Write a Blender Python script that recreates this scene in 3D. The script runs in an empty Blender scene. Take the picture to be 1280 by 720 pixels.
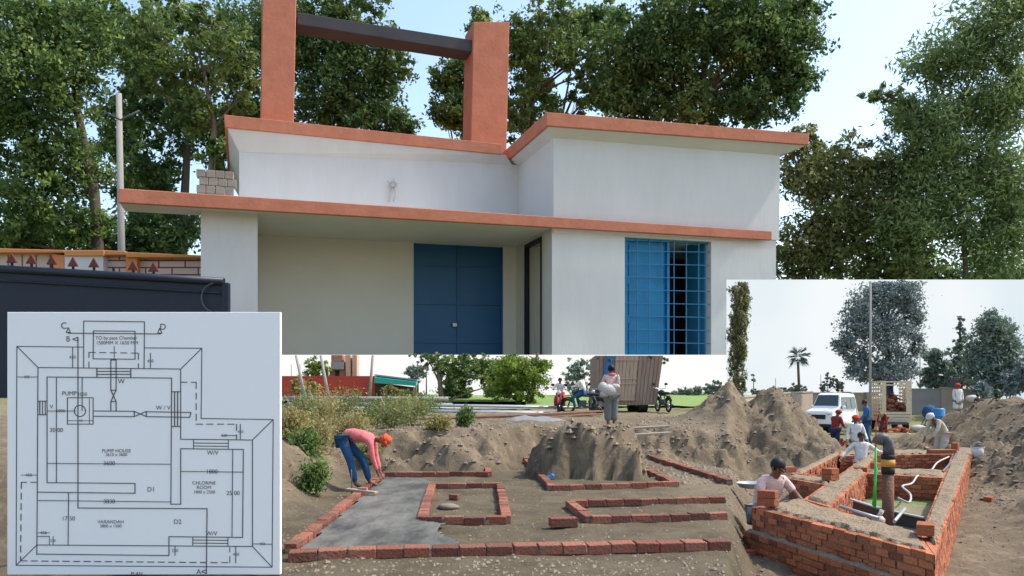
import bpy, bmesh, math, random
import numpy as np
from mathutils import Vector, Matrix
R = math.radians
scene = bpy.context.scene
COL = scene.collection
random.seed(7)
EYE = 1.65      # eye height over the pit floor, metres
FOC = 1000.0    # focal length in 1280-wide picture units
HOR = 492.0     # horizon row

def at(px, py, Y):
    return Vector(((px-640)/FOC*Y, Y, EYE-(py-HOR)/FOC*Y))
def on(px, py, z=0.0):
    "point of the level z seen at px,py"
    Y = (EYE-z)*FOC/(py-HOR)
    return Vector(((px-640)/FOC*Y, Y, z))

# ---------------------------------------------------------------- materials
def mat(name, col, rough=.8, col2=None, scale=4.0, mix=.5, bump=0.0, bscale=20.0, metal=0.0, detail=6, spec=.3, sharp=.25, stretch=None, island=False):
    m = bpy.data.materials.new(name); m.use_nodes = True
    nt = m.node_tree; N = nt.nodes; L = nt.links
    b = N['Principled BSDF']
    b.inputs['Roughness'].default_value = rough
    b.inputs['Metallic'].default_value = metal
    b.inputs['Specular IOR Level'].default_value = spec
    c1 = (*col, 1)
    if col2 is None: col2 = tuple(c*.72 for c in col)
    tc = N.new('ShaderNodeTexCoord'); src = tc.outputs['Object']
    if stretch:
        mp = N.new('ShaderNodeMapping'); mp.inputs['Scale'].default_value = stretch
        L.new(src, mp.inputs['Vector']); src = mp.outputs['Vector']
    n = N.new('ShaderNodeTexNoise'); n.inputs['Scale'].default_value = scale; n.inputs['Detail'].default_value = detail
    n.inputs['Roughness'].default_value = .65
    L.new(src, n.inputs['Vector'])
    r = N.new('ShaderNodeValToRGB')
    r.color_ramp.elements[0].position = .5-sharp; r.color_ramp.elements[1].position = .5+sharp
    r.color_ramp.elements[0].color = (0, 0, 0, 1); r.color_ramp.elements[1].color = (1, 1, 1, 1)
    L.new(n.outputs['Fac'], r.inputs['Fac'])
    mul = N.new('ShaderNodeMath'); mul.operation = 'MULTIPLY'; mul.inputs[1].default_value = mix
    L.new(r.outputs['Color'], mul.inputs[0])
    mx = N.new('ShaderNodeMix'); mx.data_type = 'RGBA'
    mx.inputs['A'].default_value = c1; mx.inputs['B'].default_value = (*col2, 1)
    L.new(mul.outputs[0], mx.inputs['Factor'])
    out = mx.outputs['Result']
    if island:                       # every brick its own firing colour
        gm = N.new('ShaderNodeNewGeometry'); r2 = N.new('ShaderNodeValToRGB'); e2 = r2.color_ramp.elements
        e2[0].position = 0; e2[0].color = (.50, .48, .50, 1); e2[1].position = 1; e2[1].color = (1.25, 1.3, 1.25, 1)
        k2 = e2.new(.5); k2.color = (1, .95, .9, 1)
        L.new(gm.outputs['Random Per Island'], r2.inputs['Fac'])
        m2 = N.new('ShaderNodeMix'); m2.data_type = 'RGBA'; m2.blend_type = 'MULTIPLY'; m2.inputs['Factor'].default_value = 1
        L.new(out, m2.inputs['A']); L.new(r2.outputs['Color'], m2.inputs['B']); out = m2.outputs['Result']
    L.new(out, b.inputs['Base Color'])
    if bump > 0:
        n2 = N.new('ShaderNodeTexNoise'); n2.inputs['Scale'].default_value = bscale; n2.inputs['Detail'].default_value = 5
        L.new(src, n2.inputs['Vector'])
        bp = N.new('ShaderNodeBump'); bp.inputs['Strength'].default_value = bump; bp.inputs['Distance'].default_value = .05
        L.new(n2.outputs['Fac'], bp.inputs['Height']); L.new(bp.outputs['Normal'], b.inputs['Normal'])
    return m

def leafmat(name, dark, mid, light, trans=.42):
    m = bpy.data.materials.new(name); m.use_nodes = True
    nt = m.node_tree; N = nt.nodes; L = nt.links
    b = N['Principled BSDF']; b.inputs['Roughness'].default_value = .55; b.inputs['Specular IOR Level'].default_value = .25
    a = N.new('ShaderNodeAttribute'); a.attribute_name = 'leaf'
    r = N.new('ShaderNodeValToRGB'); e = r.color_ramp.elements
    e[0].position = 0; e[0].color = (*dark, 1); e[1].position = 1; e[1].color = (*light, 1)
    k = e.new(.55); k.color = (*mid, 1)
    L.new(a.outputs['Fac'], r.inputs['Fac'])
    L.new(r.outputs['Color'], b.inputs['Base Color'])
    t = N.new('ShaderNodeBsdfTranslucent'); L.new(r.outputs['Color'], t.inputs['Color'])
    s = N.new('ShaderNodeMixShader'); s.inputs[0].default_value = trans
    L.new(b.outputs[0], s.inputs[1]); L.new(t.outputs[0], s.inputs[2])
    L.new(s.outputs[0], N['Material Output'].inputs['Surface'])
    return m

def brickmat(name, c1, c2, mortar, bw, bh, ms, bump=.4):
    m = bpy.data.materials.new(name); m.use_nodes = True
    nt = m.node_tree; N = nt.nodes; L = nt.links
    b = N['Principled BSDF']; b.inputs['Roughness'].default_value = .85
    tc = N.new('ShaderNodeTexCoord')
    sp = N.new('ShaderNodeSeparateXYZ'); cb = N.new('ShaderNodeCombineXYZ')
    L.new(tc.outputs['Object'], sp.inputs[0]); L.new(sp.outputs['X'], cb.inputs['X']); L.new(sp.outputs['Z'], cb.inputs['Y'])
    t = N.new('ShaderNodeTexBrick'); t.inputs['Scale'].default_value = 1
    t.inputs['Color1'].default_value = (*c1, 1); t.inputs['Color2'].default_value = (*c2, 1); t.inputs['Mortar'].default_value = (*mortar, 1)
    t.inputs['Brick Width'].default_value = bw; t.inputs['Row Height'].default_value = bh; t.inputs['Mortar Size'].default_value = ms
    L.new(cb.outputs[0], t.inputs['Vector']); L.new(t.outputs['Color'], b.inputs['Base Color'])
    return m

M = {}
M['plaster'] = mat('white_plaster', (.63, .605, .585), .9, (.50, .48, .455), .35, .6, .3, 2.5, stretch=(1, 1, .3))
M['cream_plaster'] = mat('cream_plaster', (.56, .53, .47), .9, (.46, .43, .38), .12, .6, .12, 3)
M['terracotta'] = mat('terracotta_paint', (.54, .20, .115), .85, (.38, .13, .075), .7, .9, .5, 3)
M['orange_paint'] = mat('orange_paint', (.66, .27, .09), .8, (.5, .18, .07), .6, .6, .1, 4)
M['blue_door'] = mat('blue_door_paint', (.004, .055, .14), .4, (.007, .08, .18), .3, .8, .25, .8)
M['blue_shutter'] = mat('blue_shutter_paint', (.012, .20, .40), .45, (.01, .13, .28), .5, .7, .08, 2)
M['grille'] = mat('grille_paint', (.03, .19, .36), .4)
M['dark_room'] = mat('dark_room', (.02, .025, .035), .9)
M['black_frame'] = mat('black_frame', (.015, .015, .02), .5)
M['dark_beam'] = mat('dark_concrete', (.07, .065, .07), .9, (.04, .04, .045), .5, .6)
M['navy'] = mat('navy_steel', (.012, .018, .034), .45, (.02, .025, .04), .5, .6, .1, 1)
M['maroon'] = mat('maroon_paint', (.13, .028, .024), .5)
M['grey_brick'] = mat('grey_block', (.30, .26, .21), .9, (.18, .15, .12), 1.5, .8, .4, 4)
M['bark'] = mat('bark', (.13, .10, .07), .95, (.06, .045, .035), 2, .8, .5, 8)
M['pale_bark'] = mat('pale_bark', (.26, .21, .15), .95, (.13, .10, .07), 2, .8, .5, 8)
M['concrete'] = mat('old_concrete', (.32, .30, .27), .9, (.28, .26, .24), 2, .7, .2, 15)
M['brick'] = mat('red_brick', (.29, .08, .052), .9, (.20, .115, .08), 5, 1, .8, 30, island=True)
M['brick_b'] = mat('orange_brick', (.50, .155, .06), .9, (.28, .11, .07), 6, .9, .8, 30, island=True)
M['brick_dusty'] = mat('dusty_red_brick', (.30, .075, .05), .9, (.33, .20, .14), 5, .8, .5, 40)
M['mortar'] = mat('earth_mortar', (.20, .15, .11), .95, (.30, .24, .18), 9, .7, .5, 30)
M['mortar_top'] = mat('sandy_mortar', (.31, .235, .155), .95, (.19, .14, .09), 6, 1, 1.0, 25)
M['wet_concrete'] = mat('wet_concrete', (.055, .055, .047), .42, (.165, .16, .138), 1.5, 1, .7, 6, sharp=.10, stretch=(1, .4, 1))
M['white_board'] = mat('white_board', (.93, .915, .89), .6, (.90, .885, .86), 2, .5)
M['ink'] = mat('ink', (.10, .10, .105), .7)
M['steel'] = mat('galvanised_steel', (.42, .44, .46), .45, (.30, .31, .32), 3, .6, metal=.5)
M['dark_steel'] = mat('dark_steel', (.10, .105, .11), .5, (.06, .06, .06), 5, .6, metal=.3)
M['rust'] = mat('rusty_steel', (.20, .095, .055), .8, (.10, .05, .035), 9, .8, .4, 30)
M['rubber'] = mat('black_rubber', (.02, .02, .02), .75)
M['hose_grey'] = mat('grey_hose', (.09, .09, .095), .5)
M['tyre'] = mat('tyre', (.022, .022, .022), .85)
M['yellow'] = mat('yellow_tape', (.62, .34, .05), .6, (.45, .15, .04), 12, .8)
M['green_paint'] = mat('green_paint', (.03, .50, .08), .5)
M['white_paint'] = mat('white_car_paint', (.80, .81, .82), .25, (.74, .75, .76), 2, .4, spec=.6)
M['glass'] = mat('dark_glass', (.04, .055, .06), .08, spec=.8)
M['chrome'] = mat('chrome', (.55, .56, .58), .25, metal=.8)
M['lamp'] = mat('lamp_glass', (.6, .62, .65), .12, spec=.8)
M['cream_paint'] = mat('cream_truck_paint', (.66, .56, .40), .55, (.48, .38, .26), 3, .7)
M['wood'] = mat('weathered_wood', (.36, .255, .19), .9, (.17, .115, .09), 3, .8, .4, 15, stretch=(3, 3, .35))
M['wood_pale'] = mat('pale_wood', (.50, .37, .27), .9, (.27, .19, .14), 3, .8, .4, 15, stretch=(3, 3, .35))
M['plank'] = mat('dusty_plank', (.33, .28, .21), .9, (.2, .16, .12), 5, .7, .3, 20)
M['blue_cloth'] = mat('blue_tarpaulin', (.03, .16, .42), .7, (.02, .1, .3), 5, .6, .4, 8)
M['blue_plastic'] = mat('blue_plastic', (.03, .16, .38), .45, (.05, .2, .42), 4, .6)
M['red_paint'] = mat('red_wall_paint', (.48, .055, .03), .8, (.34, .05, .035), 1.2, .7, .15, 8)
M['tower_brick'] = mat('tower_brick', (.42, .20, .13), .9, (.30, .13, .08), 3, .8)
M['tower_orange'] = mat('peach_render', (.60, .38, .25), .9, (.5, .3, .2), 1, .6)
M['teal'] = mat('teal_sheet', (.03, .36, .31), .6, (.05, .26, .22), 2, .6)
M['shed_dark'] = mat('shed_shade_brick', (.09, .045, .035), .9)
M['tan_wall'] = mat('tan_boundary_wall', (.42, .35, .28), .9, (.33, .27, .22), 1.5, .7, .2, 8)
M['grey_wall'] = mat('grey_boundary_wall', (.30, .29, .28), .9, (.22, .21, .2), 1.5, .7)
M['bluegrey'] = mat('blue_grey_render', (.15, .20, .26), .9)
M['road'] = mat('pale_concrete_road', (.42, .40, .37), .9, (.34, .32, .29), 2, .6, .1, 30)
M['gravel'] = mat('blue_grey_gravel', (.22, .24, .26), .9, (.34, .34, .33), 25, .9, 1.0, 60)
M['stone'] = mat('dusty_stone', (.19, .15, .105), .95, (.24, .19, .14), 8, .8, .4, 20)
M['skin'] = mat('brown_skin', (.17, .085, .05), .6, (.13, .065, .04), 9, .5)
M['hair'] = mat('black_hair', (.012, .010, .010), .6)
M['eye'] = mat('eye', (.03, .02, .02), .3)
def cloth(n, c): 
    M[n] = mat(n+'_cloth', c, .9, tuple(x*.75 for x in c), 9, .6, .5, 14); return M[n]
for n, c in dict(pink=(.66, .17, .17), blush=(.66, .45, .40), jeans=(.022, .09, .20), navyt=(.02, .035, .09), orange=(.62, .10, .035), white=(.66, .64, .60),
                 grey=(.20, .21, .20), maroonc=(.22, .03, .03), bluec=(.03, .14, .36), redc=(.50, .04, .04), cream=(.55, .48, .38), check=(.16, .17, .16),
                 sack=(.50, .48, .44), olive=(.26, .22, .10), dark=(.03, .03, .035)).items(): cloth(n, c)

# foliage: dark, mid, light
M['leaf_dark'] = leafmat('dark_leaves', (.028, .062, .018), (.085, .155, .045), (.32, .42, .13))
M['leaf_mid'] = leafmat('mid_leaves', (.04, .075, .02), (.115, .19, .05), (.38, .48, .14))
M['leaf_light'] = leafmat('light_leaves', (.06, .10, .022), (.13, .19, .05), (.26, .33, .09))
M['leaf_bamboo'] = leafmat('grey_green_leaves', (.08, .12, .04), (.19, .26, .09), (.38, .48, .19))
M['leaf_brown'] = leafmat('browning_leaves', (.065, .085, .025), (.17, .195, .065), (.38, .37, .16))
M['leaf_haze'] = leafmat('haze_tinted_leaves', (.13, .165, .165), (.20, .245, .24), (.28, .33, .31), .2)  # aerial haze painted into the leaf colour: paler and bluer
M['leaf_haze2'] = leafmat('haze_tinted_far_leaves', (.12, .17, .14), (.19, .25, .20), (.28, .34, .25), .2)  # same haze mixed into the green of the far foliage
M['leaf_olive'] = leafmat('olive_hanging_leaves', (.09, .10, .04), (.19, .19, .08), (.32, .30, .14))
M['leaf_yellow'] = leafmat('yellow_green_leaves', (.09, .14, .02), (.19, .27, .04), (.34, .42, .08))
M['leaf_weed'] = leafmat('dusty_weed_leaves', (.10, .13, .04), (.23, .26, .09), (.42, .42, .17))
M['leaf_dry'] = leafmat('dry_weed_leaves', (.18, .16, .055), (.35, .30, .11), (.52, .44, .19))
M['leaf_field'] = leafmat('field_grass_blades', (.09, .17, .03), (.17, .30, .06), (.28, .42, .11))

# ---------------------------------------------------------------- mesh builder
class MB:
    def __init__(s): s.v = []; s.f = []; s.mi = []; s.sm = []; s.cur = 0
    def add(s, vs, fs, smooth=False):
        o = len(s.v); s.v += [tuple(p) for p in vs]
        for f in fs: s.f.append([i+o for i in f]); s.mi.append(s.cur); s.sm.append(smooth)
        return s
    def box(s, c, size, rz=0.0, rx=0.0, ry=0.0):
        m = Matrix.Rotation(rz, 3, 'Z') @ Matrix.Rotation(ry, 3, 'Y') @ Matrix.Rotation(rx, 3, 'X'); c = Vector(c); a, b, d = [q/2 for q in size]
        vs = [c + m @ Vector(p) for p in ((-a, -b, -d), (a, -b, -d), (a, b, -d), (-a, b, -d), (-a, -b, d), (a, -b, d), (a, b, d), (-a, b, d))]
        return s.hexa(vs)
    def hexa(s, vs):
        return s.add(vs, [(0, 3, 2, 1), (4, 5, 6, 7), (0, 1, 5, 4), (1, 2, 6, 5), (2, 3, 7, 6), (3, 0, 4, 7)])
    def tube(s, pts, rad, n=10, cap=True):
        pts = [Vector(p) for p in pts]
        if not isinstance(rad, (list, tuple)): rad = [rad]*len(pts)
        vs = []; up = None
        for i, p in enumerate(pts):
            t = (pts[min(i+1, len(pts)-1)] - pts[max(i-1, 0)])
            t = t.normalized() if t.length > 1e-9 else Vector((0, 0, 1))
            if up is None: up = Vector((1, 0, 0)) if abs(t.x) < .8 else Vector((0, 1, 0))
            a = (up - t*up.dot(t)).normalized(); b = t.cross(a); up = a
            for k in range(n):
                q = 2*math.pi*k/n; vs.append(p + (a*math.cos(q) + b*math.sin(q))*rad[i])
        fs = [(i*n+k, i*n+(k+1) % n, (i+1)*n+(k+1) % n, (i+1)*n+k) for i in range(len(pts)-1) for k in range(n)]
        s.add(vs, fs, True)
        if cap:
            o = len(s.v)-len(vs)
            for ring, rev in ((0, True), (len(pts)-1, False)):
                f = [o+ring*n+k for k in range(n)]
                s.f.append(f[::-1] if rev else f); s.mi.append(s.cur); s.sm.append(False)
        return s
    def ball(s, c, r, n=10, sq=(1, 1, 1)):
        c = Vector(c); vs = []; fs = []; m = n//2+1
        for i in range(m+1):
            th = math.pi*i/m
            for k in range(n):
                ph = 2*math.pi*k/n
                vs.append(c + Vector((math.sin(th)*math.cos(ph)*r*sq[0], math.sin(th)*math.sin(ph)*r*sq[1], math.cos(th)*r*sq[2])))
        for i in range(m):
            for k in range(n): fs.append((i*n+k, (i+1)*n+k, (i+1)*n+(k+1) % n, i*n+(k+1) % n))
        return s.add(vs, fs, True)
    def prism(s, prof, axis_pt, u, v, w, length):
        "profile in (u,v) plane extruded along w"
        u, v, w = Vector(u), Vector(v), Vector(w); o = Vector(axis_pt); n = len(prof)
        a = [o+u*p[0]+v*p[1] for p in prof]; b = [q+w*length for q in a]
        fs = [tuple(range(n))[::-1], tuple(range(n, 2*n))] + [(i, (i+1) % n, n+(i+1) % n, n+i) for i in range(n)]
        return s.add(a+b, fs)
    def build(s, name, m, parent=None, bevel=0.0, loc=None, seg=2):
        me = bpy.data.meshes.new(name); me.from_pydata([tuple(p) for p in s.v], [], s.f)
        ms = m if isinstance(m, (list, tuple)) else [m]
        for q in ms: me.materials.append(M[q] if isinstance(q, str) else q)
        me.polygons.foreach_set('material_index', s.mi); me.polygons.foreach_set('use_smooth', s.sm)
        bm = bmesh.new(); bm.from_mesh(me); bmesh.ops.recalc_face_normals(bm, faces=bm.faces); bm.to_mesh(me); bm.free()
        o = bpy.data.objects.new(name, me); COL.objects.link(o)
        if loc is not None:
            L = Vector(loc); me.transform(Matrix.Translation(-L)); o.location = L
        if parent is not None:
            o.parent = parent; r = parent
            while r.parent: r = r.parent
            if r.get('_w'): me.transform(Matrix.Translation(-Vector(r.location)))
        if bevel:
            b = o.modifiers.new('bevel', 'BEVEL'); b.width = bevel; b.segments = seg; b.limit_method = 'ANGLE'; b.angle_limit = R(40)
        return o

def tag(o, label=None, cat=None, group=None, kind=None):
    if label: o['label'] = label
    if cat: o['category'] = cat
    if group: o['group'] = group
    if kind: o['kind'] = kind
    return o
def thing(name, label, cat, loc=(0, 0, 0), rz=0.0, group=None, world=False):
    "an Empty; world=True means its parts are written in world coordinates (only without rotation)"
    o = bpy.data.objects.new(name, None); o.empty_display_size = .2; COL.objects.link(o)
    o.location = loc; o.rotation_euler = (0, 0, rz)
    if world: o['_w'] = 1
    return tag(o, label, cat, group)
def copy_tree(o, parent=None):
    c = o.copy(); COL.objects.link(c); c.parent = parent
    for ch in list(o.children): copy_tree(ch, c)
    return c

# ---------------------------------------------------------------- noise
_rs = np.random.RandomState(5); _tab = _rs.rand(256, 256)
def vnoise(x, y):
    xi = np.floor(x).astype(int); yi = np.floor(y).astype(int); fx = x-xi; fy = y-yi
    fx = fx*fx*(3-2*fx); fy = fy*fy*(3-2*fy)
    t = lambda a, b: _tab[a % 256, b % 256]
    return (t(xi, yi)*(1-fx)+t(xi+1, yi)*fx)*(1-fy)+(t(xi, yi+1)*(1-fx)+t(xi+1, yi+1)*fx)*fy - .5
def fbm(x, y, o=4):
    s = 0; a = 1.0
    for i in range(o): s = s + a*vnoise(x*2**i+13.7*i, y*2**i+5.1*i); a *= .5
    return s
def sst(a, b, x):
    t = np.clip((x-a)/(b-a), 0, 1); return t*t*(3-2*t)

# ---------------------------------------------------------------- terrain
def inside(px, py, poly):
    c = np.zeros(px.shape, bool); n = len(poly)
    for i in range(n):
        x0, y0 = poly[i]; x1, y1 = poly[(i+1) % n]
        k = ((y0 > py) != (y1 > py)) & (px < (x1-x0)*(py-y0)/((y1-y0)+1e-12)+x0)
        c ^= k
    return c
WT = .13                                 # level of the top of the brick well walls
def pl(pts, z=WT): return [tuple(on(a, b, z)[:2]) for a, b in pts]
ROOM1 = pl([(1040, 632), (1151, 664), (1181, 597), (1085, 591)])
ROOM2 = pl([(1050, 570), (1192, 567), (1183, 588), (1070, 584)])
ROOM3 = pl([(1037, 604), (1003, 620), (985, 598)])
def ground(x, y):
    x = np.asarray(x, float); y = np.asarray(y, float)
    ang = x/np.maximum(y, 1.0)
    warp = fbm(x*.6+3, y*.6, 3)*.7
    # centre: pit floor 0, banks up to .82
    edge = 16.8 + 3.4*sst(-.03, .06, ang) + warp          # foot of the back bank
    back = .82*sst(0, 1.0, (y-edge+.9*fbm(x*1.6, y*1.6, 3))/1.3)
    lx = -2.75 - .05*(y-8) + warp*.5                          # foot of the left bank
    left = .80*sst(0, 1.0, (lx-x)/1.3)*sst(8.0, 9.6, y)
    c = np.maximum(back, left)
    c = c + .5*sst(45, 57, y)
    # right yard: half a metre lower
    r = -.5 + .0*x + 1.15*sst(46, 57, y)
    k = sst(.268, .300, ang)*sst(4.5, 6.0, y)
    h = c*(1-k) + r*k
    def g(cx, cy, hh, rx, ry, p=1.0): return hh*np.exp(-(((x-cx)/rx)**2+((y-cy)/ry)**2)**p)
    m = g(7.7, 24, 2.0, 1.45, 2.1, .9) + g(5.7, 20.5, -.38, 1.1, 2.4) + g(8.7, 25.5, .5, 1.0, 2)
    m = m + g(15.9, 25, 1.9, 2.2, 4.5) + g(12.6, 17, 1.3, 1.5, 3.4) + g(9.2, 11.5, .8, 1.1, 2.2)
    m = m + g(19.3, 34.5, .8, 1.3, 1.6) + g(-5.2, 12.6, .35, 1.2, 1.5)
    h = h + m
    # the clay stump in the middle of the pit
    st = (((x-1.62)/1.02)**4+((y-16.6)/1.25)**4)
    st = st*(1+.9*fbm(x*1.7+2, y*1.7, 2)+.7*fbm(x*5, y*5, 3))
    stump = (.82+.2*fbm(x*1.6, y*1.6, 3))*(1-sst(.35, 1.55, st))
    h = np.where(stump > .01, np.maximum(h, stump), h)
    slope = np.clip(c*(.82-c)*6, 0, 1)
    rough = .02 + .19*sst(.08, .5, np.abs(m)) + .13*slope*(y < 30) + .02*(c > .3) + .04*k + .19*(stump > .05)
    h = h + rough*fbm(x*2.3, y*2.3, 5)*1.5 + (rough*.95)*np.abs(fbm(x*5.3, y*5.3, 4)) + rough*.35*np.clip(fbm(x*9, y*9, 2)*3-.5, 0, 1)
    far = sst(62, 90, y); h = h*(1-far)+1.0*far
    h = np.where(inside(x, y, ROOM1), -.36+.05*fbm(x*3, y*3), h)
    h = np.where(inside(x, y, ROOM2) | inside(x, y, ROOM3), -.85, h)
    return h
def gz(x, y): return float(ground(np.array([x]), np.array([y]))[0])
def spaced(a, core0, core1, st, b, gr=1.25):
    c = list(np.arange(core0, core1, st)); s = st; p = core0; lo = []
    while p > a: s *= gr; p -= s; lo.append(p)
    s = st; p = c[-1]; hi = []
    while p < b: s *= gr; p += s; hi.append(p)
    return np.array(lo[::-1]+c+hi)

def gridmesh(name, xs, ys, zf, m, keep=None):
    X, Y = np.meshgrid(xs, ys); Z = zf(X, Y)
    nx, ny = len(xs), len(ys)
    v = np.stack([X, Y, Z], -1).reshape(-1, 3)
    i = np.arange(nx*ny).reshape(ny, nx)
    f = np.stack([i[:-1, :-1], i[:-1, 1:], i[1:, 1:], i[1:, :-1]], -1).reshape(-1, 4)
    if keep is not None:
        cx = v[f].mean(1); f = f[keep(cx[:, 0], cx[:, 1])]
        u, inv = np.unique(f, return_inverse=True); v = v[u]; f = inv.reshape(-1, 4)
    return quads(name, v, f, m, smooth=True)
def quads(name, v, f, m, smooth=False, attr=None):
    me = bpy.data.meshes.new(name)
    me.vertices.add(len(v)); me.vertices.foreach_set('co', np.asarray(v, np.float32).ravel())
    me.loops.add(f.size); me.loops.foreach_set('vertex_index', f.ravel().astype(np.int32))
    me.polygons.add(len(f)); me.polygons.foreach_set('loop_start', np.arange(0, f.size, f.shape[1], dtype=np.int32))
    me.update(calc_edges=True)
    me.polygons.foreach_set('use_smooth', np.full(len(f), smooth))
    if attr is not None:
        a = me.attributes.new('leaf', 'FLOAT', 'FACE'); a.data.foreach_set('value', attr.astype(np.float32))
    me.materials.append(M[m] if isinstance(m, str) else m); me.validate()
    o = bpy.data.objects.new(name, me); COL.objects.link(o); return o

def groundmat():
    m = bpy.data.materials.new('bare_earth'); m.use_nodes = True
    nt = m.node_tree; N = nt.nodes; L = nt.links; b = N['Principled BSDF']; b.inputs['Roughness'].default_value = .95; b.inputs['Specular IOR Level'].default_value = .1
    tc = N.new('ShaderNodeTexCoord')
    def noise(sc, d=6, r=.65):
        n = N.new('ShaderNodeTexNoise'); n.inputs['Scale'].default_value = sc; n.inputs['Detail'].default_value = d; n.inputs['Roughness'].default_value = r
        L.new(tc.outputs['Object'], n.inputs['Vector']); return n
    def ramp(src, p0, p1):
        r = N.new('ShaderNodeMapRange'); r.inputs['From Min'].default_value = p0; r.inputs['From Max'].default_value = p1
        L.new(src, r.inputs['Value']); return r.outputs[0]
    def mix(f, a, c):
        x = N.new('ShaderNodeMix'); x.data_type = 'RGBA'; L.new(f, x.inputs['Factor'])
        for s, q in (('A', a), ('B', c)):
            if isinstance(q, tuple): x.inputs[s].default_value = (*q, 1)
            else: L.new(q, x.inputs[s])
        return x.outputs['Result']
    base = mix(ramp(noise(.5).outputs['Fac'], .35, .65), (.215, .166, .112), (.135, .106, .072))
    base = mix(ramp(noise(3.5, 8).outputs['Fac'], .52, .72), base, (.29, .228, .152))
    base = mix(ramp(noise(9, 8, .75).outputs['Fac'], .55, .75), base, (.085, .066, .046))
    # damp darker pit floor, straw-coloured left mounds, green yard at the far right
    sp = N.new('ShaderNodeSeparateXYZ'); L.new(tc.outputs['Object'], sp.inputs[0])
    def math_(op, a, c):
        x = N.new('ShaderNodeMath'); x.operation = op
        for i, q in enumerate((a, c)):
            if isinstance(q, (int, float)): x.inputs[i].default_value = q
            else: L.new(q, x.inputs[i])
        return x.outputs[0]
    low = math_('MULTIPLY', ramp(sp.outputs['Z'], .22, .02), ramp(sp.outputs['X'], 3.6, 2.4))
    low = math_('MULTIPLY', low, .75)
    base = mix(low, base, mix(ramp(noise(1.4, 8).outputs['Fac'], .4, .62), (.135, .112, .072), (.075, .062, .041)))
    gy = math_('MULTIPLY', ramp(sp.outputs['Y'], 26, 36), ramp(noise(.9, 6).outputs['Fac'], .42, .55))
    base = mix(math_('MULTIPLY', gy, .8), base, (.20, .22, .09))
    far = ramp(sp.outputs['Y'], 60, 70)
    base = mix(far, base, (.09, .13, .04))
    L.new(base, b.inputs['Base Color'])
    bp = N.new('ShaderNodeBump'); bp.inputs['Strength'].default_value = .9; bp.inputs['Distance'].default_value = .06
    L.new(noise(9, 10, .75).outputs['Fac'], bp.inputs['Height']); L.new(bp.outputs['Normal'], b.inputs['Normal'])
    return m
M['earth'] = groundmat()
xs = spaced(-900, -6.5, 13.5, .075, 900); ys1 = spaced(-300, 6.5, 26, .075, 27)
ys2 = np.arange(ys1[-1]+.3, 62, .3); ys3 = [ys2[-1]]
s_ = .4
while ys3[-1] < 2500: s_ *= 1.3; ys3.append(ys3[-1]+s_)
ys = np.concatenate([ys1, ys2, ys3[1:]])
tag(gridmesh('ground', xs, ys, ground, 'earth'), kind='structure')
# country road across the back of the left yard
def sheet(name, poly, dz, m, st=.25, f=None):
    P = np.array(poly); xs = np.arange(P[:, 0].min(), P[:, 0].max()+st, st); ys = np.arange(P[:, 1].min(), P[:, 1].max()+st, st)
    return gridmesh(name, xs, ys, (lambda x, y: ground(x, y)+dz) if f is None else f, m, keep=lambda x, y: inside(x, y, poly))
road = sheet('road', [(-19, 43.6), (1, 40.0), (1, 42.6), (-19, 46.6)], 0, 'road', .2, f=lambda x, y: .86+.5*sst(45, 57, y)+.05+0*x)
tag(road, kind='structure')
M['field'] = mat('green_field', (.15, .25, .06), .9, (.22, .28, .09), .6, .7, .4, 6)
fld = sheet('field', [(1.0, 45), (15.2, 45), (17, 57.3), (-16, 57.3), (-16, 50), (1, 49)], .02, 'field', .4, f=lambda x, y: .95+.62*sst(44, 57.5, y)+.06*fbm(x*.8, y*.8))
tag(fld, kind='structure')
M['moss'] = mat('mossy_floor', (.13, .20, .055), .9, (.22, .19, .12), 2.2, 1, .5, 20, sharp=.08)
moss = sheet('grass', ROOM1, .015, 'moss', .1, f=lambda x, y: -.345+.05*fbm(x*3, y*3))
tag(moss, 'mossy green patch on the floor of the brick chamber', 'grass', kind='stuff')

# ---------------------------------------------------------------- skies behind the two building yards
def skymat(name, col, col2, st):
    m = bpy.data.materials.new(name); m.use_nodes = True; nt = m.node_tree; N = nt.nodes; L = nt.links
    N.remove(N['Principled BSDF'])
    e = N.new('ShaderNodeEmission'); e.inputs['Strength'].default_value = st
    tc = N.new('ShaderNodeTexCoord'); n = N.new('ShaderNodeTexNoise'); n.inputs['Scale'].default_value = .06; n.inputs['Detail'].default_value = 3
    L.new(tc.outputs['Object'], n.inputs['Vector'])
    mr = N.new('ShaderNodeMapRange'); mr.inputs['From Min'].default_value = .35; mr.inputs['From Max'].default_value = .65
    L.new(n.outputs['Fac'], mr.inputs['Value'])
    x = N.new('ShaderNodeMix'); x.data_type = 'RGBA'; x.inputs['A'].default_value = (*col, 1); x.inputs['B'].default_value = (*col2, 1)
    L.new(mr.outputs[0], x.inputs['Factor']); L.new(x.outputs['Result'], e.inputs['Color'])
    L.new(e.outputs[0], N['Material Output'].inputs['Surface']); return m
M['sky_centre'] = skymat('pale_evening_sky', (.88, .87, .83), (.84, .85, .84), .6)
M['sky_right'] = skymat('hazy_blue_sky', (.62, .74, .80), (.84, .88, .90), .55)
def skyback(px0, px1, pyt, Y, m):
    a = at(px0, pyt, Y); b = at(px1, pyt, Y)
    o = MB().box(((a.x+b.x)/2, Y+.1, a.z/2), (b.x-a.x, .2, a.z)).build('sky', m, bevel=0)
    tag(o, kind='structure')
skyback(300, 909, 443.5, 57.8, 'sky_centre')
skyback(909, 1300, 349.5, 57.4, 'sky_right')
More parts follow.
